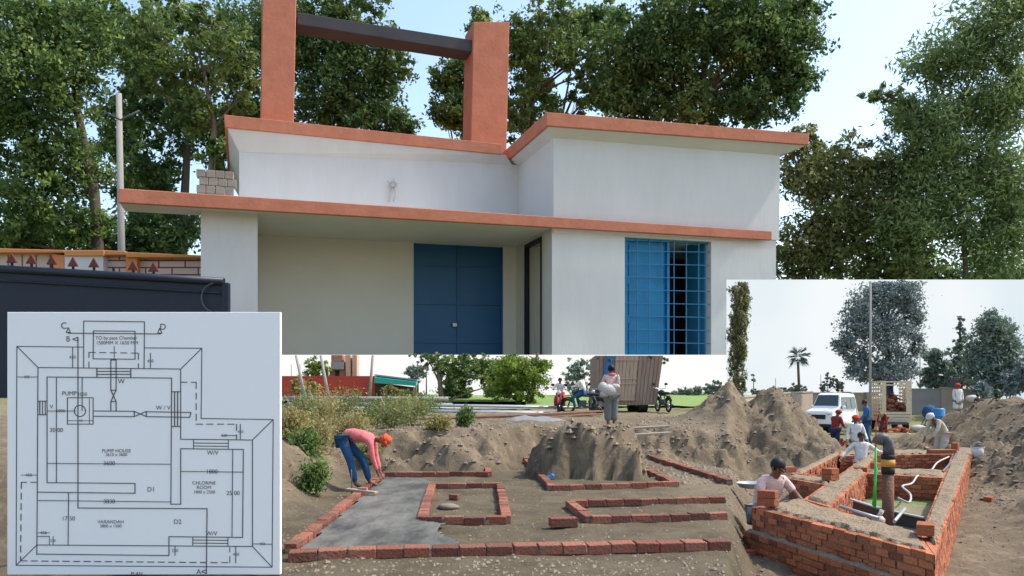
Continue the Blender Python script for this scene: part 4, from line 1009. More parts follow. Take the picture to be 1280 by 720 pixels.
# pan on heap, bucket, bags
p = at(939, 607, 14.2); t = thing('mortar_pan', 'round grey metal mortar pan on the dirt left of the seated worker', 'pan', p)
b = MB(); n = 20; prof = [(.12, 0), (.2, .02), (.26, .1), (.275, .105), (.25, .1), (.19, .035), (.0, .03)]
vs = [(r*math.cos(2*math.pi*k/n), r*math.sin(2*math.pi*k/n), z) for r, z in prof for k in range(n)]
b.add(vs, [(i*n+k, i*n+(k+1) % n, (i+1)*n+(k+1) % n, (i+1)*n+k) for i in range(len(prof)-1) for k in range(n)], True); b.build('pan', 'steel', t)
t.location = (p.x, p.y, gz(p.x, p.y)+.02); t.location.z = max(t.location.z, p.z-.05)
p = at(1222, 598, 20); t = thing('bucket', 'white plastic bucket on the slope right of the foundation wall', 'bucket', (p.x, p.y, gz(p.x, p.y)))
b = MB(); b.tube([(0, 0, 0), (0, 0, .3)], [.11, .15], 16); b.tube([(0, 0, .28), (0, 0, .3)], .16, 16); b.build('body', 'white', t); b = MB(); b.tube([(.15*math.cos(a), -.02, .29+.13*math.sin(a)) for a in [R(i*20) for i in range(10)]], .006, 5); b.build('handle', 'steel', t)
for i, (px, py, Y, s, m, lab) in enumerate(((1148, 536, 43, .45, 'sack', 'pale sack slumped beside the stooping elder'), (1216, 498, 45, .4, 'sack', 'white bundle on the far right heap'), (1059, 531, 40, .35, 'cream', 'small cream bag by the white car wheel'))):
    p = at(px, py, Y); b = MB(); b.ball((0, 0, .3*s), s, 12, (1, .7, .5)); b.ball((.5*s, 0, .25*s), .5*s, 10, (1, .8, .7)); o = b.build('sack', m, None); o.location = (p.x, p.y, max(gz(p.x, p.y), p.z-.3*s)); tag(o, lab, 'sack')
# blue drum and mixer
p = on(1173, 529, -.2); p.y = 42; p.x = (1173-640)/FOC*42; g = gz(p.x, p.y)
t = thing('drum', 'upright blue plastic drum between the truck and the standing man', 'drum', (p.x, p.y, g)); h_ = 1.35
b = MB(); b.tube([(0, 0, 0), (0, 0, .05), (0, 0, .45), (0, 0, .47), (0, 0, .5), (0, 0, .9), (0, 0, .92), (0, 0, .95), (0, 0, h_-.08), (0, 0, h_)], [.30, .32, .32, .34, .32, .32, .34, .32, .32, .27], 18); b.build('shell', 'blue_plastic', t)
b = MB(); b.tube([(.1, 0, h_), (.1, 0, h_+.04)], .05, 10); b.build('cap', 'dark', t)
p = at(1160, 512, 46); g = gz(p.x, p.y); t = thing('concrete_mixer', 'small dark blue drum mixer on wheels behind the blue drum', 'mixer', (p.x, p.y, g)); t.scale = (.72, .72, .85)
b = MB(); b.tube([(-.35, 0, 1.2), (-.1, 0, 1.3), (.3, 0, 1.45), (.5, 0, 1.55)], [.25, .45, .42, .22], 14); b.build('drum', 'jeans', t)
b = MB(); b.tube([(-.5, .2, .3), (0, .3, 1.2), (.5, .2, .3)], .05, 6); b.tube([(-.5, -.2, .3), (0, -.3, 1.2), (.5, -.2, .3)], .05, 6); b.tube([(-.7, 0, .4), (.7, 0, .4)], .05, 6); b.build('frame', 'jeans', t)
for sx in (-.45, .45):
    b = MB(); b.tube([(sx, -.35, .25), (sx, -.25, .25)], .25, 14); b.build('wheel', 'tyre', t)

# boundary walls of the right yard, hazy far row and trees
def wallseg(label, px0, t0, Y0, px1, t1, Y1, m, bot=-.6, pil=0, grp=None):
    a, c = at(px0, t0, Y0), at(px1, t1, Y1); d = (c-a); d.z = 0; n_ = Vector((-d.y, d.x, 0)).normalized()*.25
    t = thing('yard_wall', label, 'wall', (a.x, a.y, bot), world=True, group=grp)
    b = MB(); b.hexa([fz(a, bot), fz(c, bot), fz(c+n_, bot), fz(a+n_, bot), a, c, c+n_, a+n_]); b.build('panel', m, t)
    b = MB(); u = Vector((0, 0, .08)); e = n_*.15; b.hexa([a-e, c-e, c+n_+e, a+n_+e, a-e+u, c-e+u, c+n_+e+u, a+n_+e+u]); b.build('coping', m, t)
    for k in range(pil):
        q = a.lerp(c, (k+.5)/pil); b = MB(); b.box((q.x, q.y, (q.z+bot)/2+.05), (.3, .6, q.z-bot+.1)); b.build('pillar', m, t)
wg = 'boundary walls round the brick yard'
wallseg('near section of tan boundary wall at the far left of the brick yard', 905, 499, 34, 958, 494.5, 44, 'tan_wall', grp=wg)
wallseg('paler tan boundary wall running behind the left dirt heap to the white car', 958.5, 493, 44, 1016, 490.5, 53, 'tan_wall', pil=1, grp=wg)
wallseg('tan wall stretch behind the white car and pole', 1016.5, 492, 54, 1098, 492, 54.5, 'tan_wall', pil=3, grp=wg)
wallseg('grey wall stretch right of the loaded truck', 1130, 487, 53, 1176, 487, 53, 'grey_wall', grp=wg)
wallseg('tan wall stretch behind the standing man', 1176.5, 485, 53, 1230, 489, 53, 'tan_wall', grp=wg)
b = MB(); blk(b, 1181, 1201, 472, 500, 54, 1.2); o = b.build('outbuilding', 'bluegrey', None, bevel=.03); tag(o, 'small blue-grey block building behind the yard wall', 'outbuilding'); 
ZR = at(0, 350.5, 57.4).z-.1
hg = 'trees round the brick yard'
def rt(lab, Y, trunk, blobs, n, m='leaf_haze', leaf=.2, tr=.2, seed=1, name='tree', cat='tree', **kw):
    return tree(name, lab, Y, trunk, blobs, leaf, n, m, tr=tr, seed=seed, group=hg, zmax=at(0, 351, Y).z, ymax=57.2, cat=cat, **kw)
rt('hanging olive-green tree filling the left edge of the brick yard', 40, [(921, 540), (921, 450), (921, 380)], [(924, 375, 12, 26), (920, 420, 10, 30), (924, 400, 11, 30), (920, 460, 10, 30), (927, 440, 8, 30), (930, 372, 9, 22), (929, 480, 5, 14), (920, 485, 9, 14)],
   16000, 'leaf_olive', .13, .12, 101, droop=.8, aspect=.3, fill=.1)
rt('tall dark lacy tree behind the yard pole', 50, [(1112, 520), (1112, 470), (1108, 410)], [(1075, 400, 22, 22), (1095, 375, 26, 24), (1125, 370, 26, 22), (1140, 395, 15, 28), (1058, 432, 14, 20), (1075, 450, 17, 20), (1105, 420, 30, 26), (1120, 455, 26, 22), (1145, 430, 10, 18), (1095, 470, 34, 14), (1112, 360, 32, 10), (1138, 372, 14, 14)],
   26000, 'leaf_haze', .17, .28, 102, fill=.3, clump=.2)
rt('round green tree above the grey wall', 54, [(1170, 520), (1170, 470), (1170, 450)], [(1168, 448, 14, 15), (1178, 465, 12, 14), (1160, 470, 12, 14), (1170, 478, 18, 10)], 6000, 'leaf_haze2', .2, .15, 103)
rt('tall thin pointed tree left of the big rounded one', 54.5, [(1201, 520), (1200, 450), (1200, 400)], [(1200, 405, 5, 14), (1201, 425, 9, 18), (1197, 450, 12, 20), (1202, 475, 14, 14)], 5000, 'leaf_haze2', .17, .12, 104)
rt('big rounded blue-hazed tree at the right of the brick yard', 52, [(1245, 520), (1245, 460), (1244, 420)], [(1238, 412, 20, 20), (1258, 425, 16, 22), (1230, 440, 20, 24), (1252, 455, 22, 24), (1222, 462, 18, 20), (1245, 475, 28, 18), (1240, 395, 9, 8)],
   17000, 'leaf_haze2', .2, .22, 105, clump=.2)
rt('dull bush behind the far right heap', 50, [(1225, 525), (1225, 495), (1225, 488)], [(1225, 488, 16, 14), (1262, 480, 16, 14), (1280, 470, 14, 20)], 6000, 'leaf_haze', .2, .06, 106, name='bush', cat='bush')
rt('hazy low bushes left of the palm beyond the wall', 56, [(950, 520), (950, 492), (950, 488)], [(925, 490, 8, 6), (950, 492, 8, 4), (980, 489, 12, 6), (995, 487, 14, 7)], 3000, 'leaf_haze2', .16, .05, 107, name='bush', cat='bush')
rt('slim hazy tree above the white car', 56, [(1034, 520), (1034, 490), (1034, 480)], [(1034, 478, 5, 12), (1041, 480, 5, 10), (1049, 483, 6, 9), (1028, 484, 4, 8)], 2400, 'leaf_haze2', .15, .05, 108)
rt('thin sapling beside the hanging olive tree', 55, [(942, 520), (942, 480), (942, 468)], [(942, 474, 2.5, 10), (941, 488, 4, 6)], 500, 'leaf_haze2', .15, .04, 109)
# palm
def palm():
    Y = 55; a = at(999, 505, Y); a.z = -.5; c = at(997.5, 452, Y)
    t = thing('palm_tree', 'slender palm with a tight crown beyond the yard wall', 'palm', a, world=True)
    b = MB(); b.tube([a, a.lerp(c, .5)+Vector((.05, 0, 0)), c], [.14, .1, .09], 8); b.build('trunk', 'bark', t)
    r = random.Random(4); b = MB()
    for k in range(34):
        th = r.uniform(0, 6.28); el = r.uniform(-1.1, 1.35); L_ = r.uniform(.55, .8); d = Vector((math.cos(th)*math.cos(el), math.sin(th)*math.cos(el), math.sin(el)))
        cc = c+Vector((0, 0, .35)); e = cc+d*L_*Vector((.9, .9, 1.5)).length*.62
        s = d.cross(Vector((0, 0, 1))).normalized()
        for j in range(9):
            f = s*(j-4)*.075; m_ = cc.lerp(e, .55)+f*.7; b.add([cc.lerp(e, .3), m_+Vector((0, 0, .03)), e+f*1.3-Vector((0, 0, .05*abs(j-4))), m_-Vector((0, 0, .03))], [(0, 1, 2, 3)])
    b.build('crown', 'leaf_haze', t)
palm()
pole(1087.5, 548, 1088, 351.5, 41, .07, 'tall thin grey pole rising in the middle of the brick yard', 'concrete', z0=-.5, taper=.8)
pole(970, 500, 969.5, 473, 56, .035, 'faint thin pole left of the palm', 'concrete', z0=-.5, grp='far thin poles'); pole(1026, 500, 1026, 468, 56, .03, 'faint thin pole right of the palm', 'concrete', z0=-.5, grp='far thin poles'); pole(1150, 500, 1150, 441, 55.5, .05, 'thin pole right of the loaded truck', 'concrete', z0=-.5, grp='far thin poles')
# ================================================================ PEOPLE
FINGER = [(-.026, .085), (-.009, .098), (.009, .092), (.026, .072)]
def skinmesh(name, verts, edges, radii, root, m, sub=1):
    me = bpy.data.meshes.new(name); me.from_pydata([tuple(v) for v in verts], edges, [])
    bm = bmesh.new(); bm.from_mesh(me); lay = bm.verts.layers.skin.verify(); bm.verts.ensure_lookup_table()
    for i, v in enumerate(bm.verts):
        r = radii[i]; v[lay].radius = (r, r) if not isinstance(r, tuple) else r; v[lay].use_root = (i == root)
    bm.to_mesh(me); bm.free()
    o = bpy.data.objects.new(name, me); COL.objects.link(o)
    s = o.modifiers.new('skin', 'SKIN'); s.use_smooth_shade = True
    q = o.modifiers.new('sub', 'SUBSURF'); q.levels = sub; q.render_levels = sub
    dg = bpy.context.evaluated_depsgraph_get(); dg.update()
    out = bpy.data.meshes.new_from_object(o.evaluated_get(dg)); bpy.data.objects.remove(o); bpy.data.meshes.remove(me)
    return out
def meshobj(name, me, m, parent):
    me.name = name; me.materials.clear(); me.materials.append(M[m]); o = bpy.data.objects.new(name, me); COL.objects.link(o); o.parent = parent
    for p in me.polygons: p.use_smooth = True
    return o
STAND = dict(pelvis=(0, 0, .93), belly=(0, 0, 1.06), chest=(0, 0, 1.25), neck0=(0, -.01, 1.39), neck=(0, .005, 1.45), head=(0, .02, 1.545), crown=(0, .01, 1.60),
             sh=(.165, 0, 1.355), el=(.215, -.02, 1.09), wr=(.225, .05, .87), hip=(.09, 0, .87), kn=(.10, .02, .48), an=(.10, -.01, .09), toe=(.105, .13, .035))
def pose(**k):
    "keys: joint, or joint_l / joint_r; left is -x"
    P = {}
    for j, v in STAND.items():
        if j in ('sh', 'el', 'wr', 'hip', 'kn', 'an', 'toe'):
            P[j+'_l'] = Vector((-v[0], v[1], v[2])); P[j+'_r'] = Vector(v)
        else: P[j] = Vector(v)
    for j, v in k.items():
        if j in ('sh', 'el', 'wr', 'hip', 'kn', 'an', 'toe'): P[j+'_l'] = Vector((-v[0], v[1], v[2])); P[j+'_r'] = Vector(v)
        else: P[j] = Vector(v)
    return P
def person(label, loc, rz, P, shirt='white', legs='jeans', head='hair', s=1.0, kurta=False, bare_legs=False, sleeves='long', wrap=None, dhoti=False, group='people working on the building sites', scarf=None, z=None):
    t = thing('person', label, 'person', (loc[0], loc[1], gz(loc[0], loc[1]) if z is None else z), rz, group=group)
    V = []; E = []; Rr = []; ix = {}
    def v(n, p, r): ix[n] = len(V); V.append(Vector(p)*s); Rr.append(r*s); return ix[n]
    def e(a, b): E.append((ix[a], ix[b]))
    v('pelvis', P['pelvis'], .115); v('belly', P['belly'], .105); v('chest', P['chest'], .125); v('neck0', P['neck0'], .075); v('neck', P['neck'], .05)
    hd = (P['crown']-P['neck']).normalized(); fwd_ = P['head']-P['neck']
    v('jaw', P['neck'].lerp(P['head'], .55), .062); v('head', P['head'], .088); v('crown', P['crown'], .07)
    for a, b in (('pelvis', 'belly'), ('belly', 'chest'), ('chest', 'neck0'), ('neck0', 'neck'), ('neck', 'jaw'), ('jaw', 'head'), ('head', 'crown')): e(a, b)
    for sd in '_l', '_r':
        v('sh'+sd, P['sh'+sd], .05); v('el'+sd, P['el'+sd], .037); v('wr'+sd, P['wr'+sd], .025)
        d = (P['wr'+sd]-P['el'+sd]).normalized(); pc = P['wr'+sd]+d*.055; v('pa'+sd, pc, .03)
        side_ = d.cross(Vector((0, 1, 0)) if abs(d.y) < .8 else Vector((0, 0, 1))).normalized()
        curl = d.cross(side_).normalized()
        if curl.y < 0: curl = -curl
        e_ = [('chest', 'sh'+sd), ('sh'+sd, 'el'+sd), ('el'+sd, 'wr'+sd), ('wr'+sd, 'pa'+sd)]
        for a, b in e_: e(a, b)
        for k, (o_, L_) in enumerate(FINGER):
            b0 = pc+side_*o_*.9+d*.02; b1 = pc+side_*o_*1.15+d*(.03+L_*.5)+curl*.008; b2 = pc+side_*o_*1.15+d*(.02+L_*.85)+curl*.035
            v(f'f{k}a'+sd, b0, .010); v(f'f{k}b'+sd, b1, .009); v(f'f{k}c'+sd, b2, .008); e('pa'+sd, f'f{k}a'+sd); e(f'f{k}a'+sd, f'f{k}b'+sd); e(f'f{k}b'+sd, f'f{k}c'+sd)
        tb = P['wr'+sd]+d*.035+side_*.035*(-1 if sd == '_r' else 1); v('ta'+sd, tb, .011); v('tb'+sd, tb+d*.04+side_*.02*(-1 if sd == '_r' else 1)+curl*.02, .009); e('wr'+sd, 'ta'+sd); e('ta'+sd, 'tb'+sd)
        v('hip'+sd, P['hip'+sd], .085); v('kn'+sd, P['kn'+sd], .055); v('cf'+sd, P['kn'+sd].lerp(P['an'+sd], .35), .05); v('an'+sd, P['an'+sd], .034); v('toe'+sd, P['toe'+sd], .03)
        for a, b in (('pelvis', 'hip'+sd), ('hip'+sd, 'kn'+sd), ('kn'+sd, 'cf'+sd), ('cf'+sd, 'an'+sd), ('an'+sd, 'toe'+sd)): e(a, b)
    me = skinmesh('body', V, E, Rr, 0, 'skin'); body = meshobj('body', me, 'skin', t)
    # face: nose, ears, eyes joined to the head as part of the body object's own surface pieces
    up = (P['crown']-P['neck']).normalized(); f = P['toe_r']-P['an_r']; f.z = 0
    lean = (P['head']-P['neck']); fw = Vector((0, 1, 0)); fw = (fw-up*up.dot(fw)); fw = fw.normalized() if fw.length > .2 else Vector((0, 0, -1)); rt_ = fw.cross(up).normalized()
    H = P['head']*s
    b = MB(); b.ball(H+fw*.093*s-up*.012*s, .016*s, 8, (.8, 1, 1.3))
    for q in (-1, 1): b.ball(H+rt_*.088*s*q-up*.01*s, .022*s, 8, (.5, .8, 1.2))
    b.build('face_feature', 'skin', body)
    b = MB()
    for q in (-1, 1): b.ball(H+fw*.080*s+rt_*.032*s*q+up*.014*s, .011*s, 6)
    b.ball(H+fw*.082*s-up*.048*s, .016*s, 6, (1.4, .5, .4)); b.build('eye', 'eye', body)
    # head covering
    if head == 'hair':
        b = MB(); b.ball(H+up*.026*s-fw*.024*s, .091*s, 12, (1, 1, 1)); b.build('hair', 'hair', t)
    else:
        b = MB(); b.ball(H+up*.03*s-fw*.01*s, .108*s, 12, (1, 1, .85)); b.tube([H+up*.035*s+(rt_*math.cos(a)+fw*math.sin(a))*.092*s+up*.012*s*math.sin(2*a) for a in [i*math.pi/6 for i in range(13)]], .028*s, 7); b.build('head_cloth', head, t)
    if scarf: 
        b = MB(); N0 = P['neck0']*s; b.tube([N0+up*.02*s+(Vector((1, 0, 0))*math.cos(a)+fw*math.sin(a))*.085*s for a in [i*math.pi/5 for i in range(11)]], .03*s, 7); b.tube([N0+fw*.1*s+Vector((.04, 0, 0)), (P['belly']+Vector((.06, .14, .06)))*s], [.03*s, .035*s], 6); b.build('scarf', scarf, t)
    # shirt
    V = []; E = []; Rr = []; ix = {}
    v('pelvis', P['pelvis'].lerp(P['belly'], -.15), .135 if not kurta else .14); v('belly', P['belly'], .128); v('chest', P['chest'], .148); v('neck0', P['neck0'], .085)
    e('pelvis', 'belly'); e('belly', 'chest'); e('chest', 'neck0')
    for sd in '_l', '_r':
        v('sh'+sd, P['sh'+sd], .066); v('el'+sd, P['el'+sd], .052); e('chest', 'sh'+sd); 
        if sleeves == 'long': e('sh'+sd, 'el'+sd); v('wr'+sd, P['el'+sd].lerp(P['wr'+sd], .9), .04); e('el'+sd, 'wr'+sd)
        else: V[-1] = P['sh'+sd].lerp(P['el'+sd], .7)*s; e('sh'+sd, 'el'+sd)
        if kurta:
            v('kh'+sd, P['hip'+sd], .115); v('kk'+sd, P['hip'+sd].lerp(P['kn'+sd], .85)+Vector((0, .0, 0)), .12); e('pelvis', 'kh'+sd); e('kh'+sd, 'kk'+sd)
    meshobj('shirt', skinmesh('shirt', V, E, Rr, 0, shirt), shirt, t)
    if not bare_legs:
        V = []; E = []; Rr = []; ix = {}
        v('pelvis', P['pelvis'], .13); 
        for sd in '_l', '_r':
            w_ = .02 if dhoti else 0
            v('hip'+sd, P['hip'+sd], .10+w_); v('kn'+sd, P['kn'+sd], .072+w_*2); v('an'+sd, P['kn'+sd].lerp(P['an'+sd], .93 if not dhoti else .6), .055+w_*2); e('pelvis', 'hip'+sd); e('hip'+sd, 'kn'+sd); e('kn'+sd, 'an'+sd)
        meshobj('trousers', skinmesh('trousers', V, E, Rr, 0, legs), legs, t)
    return t
def foot(px, Y): return ((px-640)/FOC*Y, Y)
# 1 bending worker, facing screen right
Pb = pose(pelvis=(0, -.24, .86), belly=(0, -.10, .92), chest=(0, .12, .90), neck0=(0, .27, .84), neck=(0, .33, .82), head=(0, .42, .80), crown=(0, .455, .84),
          sh=(.16, .22, .80), el=(.17, .26, .53), wr=(.12, .34, .29), hip=(.09, -.24, .80), kn=(.10, -.08, .46), an_l=(-.15, .16, .09), an_r=(.15, -.02, .09), toe_l=(-.15, .30, .035), toe_r=(.15, .12, .035))
Pb['kn_l'] = Vector((-.13, .06, .47)); Pb['kn_r'] = Vector((.13, -.10, .46))
person('worker in a pink shirt, blue jeans and orange turban bending over the brick row', foot(448, 13.7), -math.pi/2, Pb, 'pink', 'jeans', 'orange', 1.03, z=.02)
# 2 man with sack, back turned
t2 = person('person with back turned on the plank in a pink shirt, sack at the waist', foot(764, 18.5), .25, pose(el=(.21, .06, 1.12), wr=(.12, .2, 1.05), kn=(.08, .02, .48), an=(.08, 0, .09)), 'blush', 'check', 'hair', .93, z=.78, scarf='pink', dhoti=True)
mb = MB(); mb.ball((-.10, -.12, .95), .17, 12, (1.1, .7, .8)); mb.ball((-.22, -.06, 1.02), .11, 9, (1.1, .9, 1.1)); mb.ball((.04, -.15, 1.03), .09, 9, (1.3, .7, .8)); mb.ball((-.2, -.1, .86), .1, 9, (1.2, .8, .7)); mb.tube([(.05, -.15, 1.08), (.14, -.12, 1.2), (.12, -.1, 1.3)], .03, 6)
sk_ = mb.build('waist_sack', 'sack', None); sk_.location = t2.location; sk_.rotation_euler = t2.rotation_euler; tag(sk_, 'pale sack bundled at the waist of the person on the plank', 'sack')

# motorcycles
def wheel(r, w=.09):
    b = MB(); n = 24; m_ = 8; vs = []
    for i in range(n):
        a = 2*math.pi*i/n
        for k in range(m_):
            c = 2*math.pi*k/m_; rr = r-w/2+math.cos(c)*w/2; vs.append((math.sin(c)*w/2, math.cos(a)*rr, math.sin(a)*rr))
    b.add(vs, [(i*m_+k, ((i+1) % n)*m_+k, ((i+1) % n)*m_+(k+1) % m_, i*m_+(k+1) % m_) for i in range(n) for k in range(m_)], True); return b
def motorcycle(label, loc, rz, tank='dark', s=1.0, group='parked motorcycles by the truck'):
    t = thing('motorcycle', label, 'motorcycle', (loc[0], loc[1], gz(*loc)), rz, group=group)
    for y in (-.62, .66):
        w = wheel(.31).build('wheel', 'tyre', t); w.location = (0, y, .31)
        b = MB(); 
        for k in range(8): a = k*math.pi/4; b.tube([(0, 0, 0), (0, math.cos(a)*.24, math.sin(a)*.24)], .008, 4)
        b.tube([(-.05, 0, 0), (.05, 0, 0)], .05, 8); b.build('spoke', 'chrome', w)
    b = MB()
    b.tube([(-.07, .66, .31), (-.07, .45, .85)], .022, 6); b.tube([(.07, .66, .31), (.07, .45, .85)], .022, 6); b.tube([(0, .44, .85), (0, .1, .45), (0, -.2, .4), (0, -.62, .31)], .028, 6); b.tube([(0, .44, .82), (0, 0, .72), (0, -.5, .68)], .03, 6); b.tube([(.09, -.62, .31), (.12, -.4, .72)], .025, 6); b.tube([(-.09, -.62, .31), (-.12, -.4, .72)], .025, 6)
    b.build('frame', 'dark_steel', t)
    b = MB(); b.ball((0, .2, .82), .17, 12, (.75, 1.5, .8)); b.build('fuel_tank', tank, t)
    b = MB(); b.ball((0, -.3, .80), .16, 12, (.8, 2.4, .42)); b.build('seat', 'dark', t)
    b = MB(); b.box((0, .05, .42), (.22, .3, .26)); b.tube([(.12, .1, .3), (.14, -.2, .25), (.14, -.75, .32)], .04, 8); b.build('engine', 'dark_steel', t, bevel=.03)
    b = MB(); b.tube([(-.33, .3, 1.05), (-.12, .42, 1.0), (.12, .42, 1.0), (.33, .3, 1.05)], .016, 6); b.build('handlebar', 'chrome', t)
    for q in (-1, 1): b = MB(); b.ball((q*.27, .38, 1.2), .07, 8, (1.2, .3, .8)); b.tube([(q*.22, .38, 1.03), (q*.26, .38, 1.18)], .008, 5); b.build('mirror', 'dark', t)
    b = MB(); b.ball((0, .56, .88), .09, 10, (1, .6, 1)); b.build('headlight', 'lamp', t)
    b = MB(); b.tube([(0, .66+.35*math.cos(a), .31+.35*math.sin(a)) for a in [R(20+i*16) for i in range(8)]], .04, 6); b.tube([(0, -.62+.35*math.cos(a), .31+.35*math.sin(a)) for a in [R(40+i*16) for i in range(8)]], .045, 6); b.build('mudguard', tank, t)
    return t
Psit = pose(pelvis=(0, -.2, .86), belly=(0, -.18, 1.0), chest=(0, -.12, 1.18), neck0=(0, -.08, 1.32), neck=(0, -.06, 1.38), head=(0, -.04, 1.475), crown=(0, -.05, 1.53), sh=(.165, -.1, 1.285), el=(.27, .06, 1.08), wr=(.27, .26, 1.06), hip=(.1, -.17, .83), kn=(.2, .2, .62), an=(.2, .08, .24), toe=(.2, .22, .2))
x, y = foot(700, 33.5); motorcycle('motorcycle seen head-on with a red front, left of the pair', (x, y), R(172), 'redc')
person('rider in a white shirt sitting on the left motorcycle facing the camera', (x, y), R(172), Psit, 'white', 'redc', 'hair', .95)
x, y = foot(730, 33.0); motorcycle('dark motorcycle standing side-on under a man in blue jeans', (x, y), R(80), 'dark')
person('man in a pale shirt and blue jeans sitting on the side-on motorcycle', foot(724, 32.8), R(60), Psit, 'white', 'jeans', 'hair', 1.0)
x, y = foot(829, 34); motorcycle('dark motorcycle parked end-on right of the wooden truck', (x, y), R(10), 'dark')
x, y = foot(748, 34.6); motorcycle('dark motorcycle tucked against the left side of the wooden truck', (x, y), R(150), 'dark')

# wooden-bodied truck, rear view, cropped height kept below the sky top
TY = 34.5
zt1 = at(0, 444.5, TY).z
def tp(px, py, Y=TY): return at(px, py, Y)
g = gz(*foot(785, 34))
tk = thing('truck', 'tall weathered wooden-bodied truck seen from behind with a plank rear door', 'truck', (*foot(790, TY), g), world=True)
bl0, br0, tl0, tr0 = tp(744, 507), tp(820, 506), tp(744, 444.6), tp(829, 444.6)
dp = Vector((.15, 3.8, 0))
b = MB(); b.hexa([bl0, br0, br0+dp, bl0+dp, tl0, tr0, tr0+dp, tl0+dp]); b.build('body', 'wood', tk)
def face(u, w): return bl0.lerp(br0, u).lerp(tl0.lerp(tr0, u), w)
b = MB()
n = 17
for i in range(n):
    u0, u1 = i/n+.003, (i+1)/n-.003; f_ = Vector((0, -.04-.012*((i*7) % 3), 0))
    b.hexa([face(u0, 0)+f_, face(u1, 0)+f_, face(u1, 0), face(u0, 0), face(u0, 1)+f_, face(u1, 1)+f_, face(u1, 1), face(u0, 1)])
b.build('plank_panel', 'wood', tk)
b = MB()
for i in range(6):
    u0, u1 = .3+i*.055, .3+(i+1)*.055-.005; f_ = Vector((0, -.10, 0)); k = Vector((0, -.065, 0))
    b.hexa([face(u0, .08)+f_, face(u1, .08)+f_, face(u1, .08)+k, face(u0, .08)+k, face(u0, .99)+f_, face(u1, .99)+f_, face(u1, .99)+k, face(u0, .99)+k])
for w in (.1, .42, .52, .9):
    f_ = Vector((0, -.14, 0)); k = Vector((0, -.102, 0)); b.hexa([face(.29, w)+f_, face(.64, w)+f_, face(.64, w)+k, face(.29, w)+k, face(.29, w+.03)+f_, face(.64, w+.03)+f_, face(.64, w+.03)+k, face(.29, w+.03)+k])
b.build('rear_door', 'wood_pale', tk)
b = MB(); e_ = Vector((0, -.15, 0)); q = [face(.10, .35), face(.22, .35), face(.27, .99), face(.16, .99)]; b.hexa([q[0]+e_, q[1]+e_, q[1]+e_*.5, q[0]+e_*.5, q[3]+e_*1.4, q[2]+e_, q[2]+e_*.5, q[3]+e_*.5]); b.build('tarpaulin', 'blue_cloth', tk)
for px in (752, 804):
    for dy in (.4, 3.2):
        p = tp(px, 510); b = MB(); b.tube([(p.x-.2, TY+dy, g+.42), (p.x+.22, TY+dy, g+.42)], .42, 20); w = b.build('wheel', 'tyre', tk, bevel=.03)
        b = MB(); b.tube([(p.x-.23, TY+dy, g+.42), (p.x+.25, TY+dy, g+.42)], .2, 14); b.build('hub', 'dark_steel', w)
b = MB(); b.box((bl0.x+1.3, TY+1.9, g+.6), (2.3, 3.6, .22)); b.tube([(bl0.x+.1, TY+.5, g+.45), (bl0.x+2.6, TY+.5, g+.45)], .08, 8); b.build('chassis', 'dark_steel', tk)
b = MB()
rng = np.random.RandomState(9)
o = crown('load_leaf', [(tuple(tp(762, 446)+Vector((0, -.1, -.05))), (.5, .3, .1)), (tuple(tp(826, 448)+Vector((.1, -.1, -.1))), (.45, .4, .14)), (tuple(tp(808, 447)+Vector((.1, -.1, 0))), (.2, .2, .15))], .1, 700, 'leaf_mid', rng, tk, tk.location, zmax=zt1+.02)

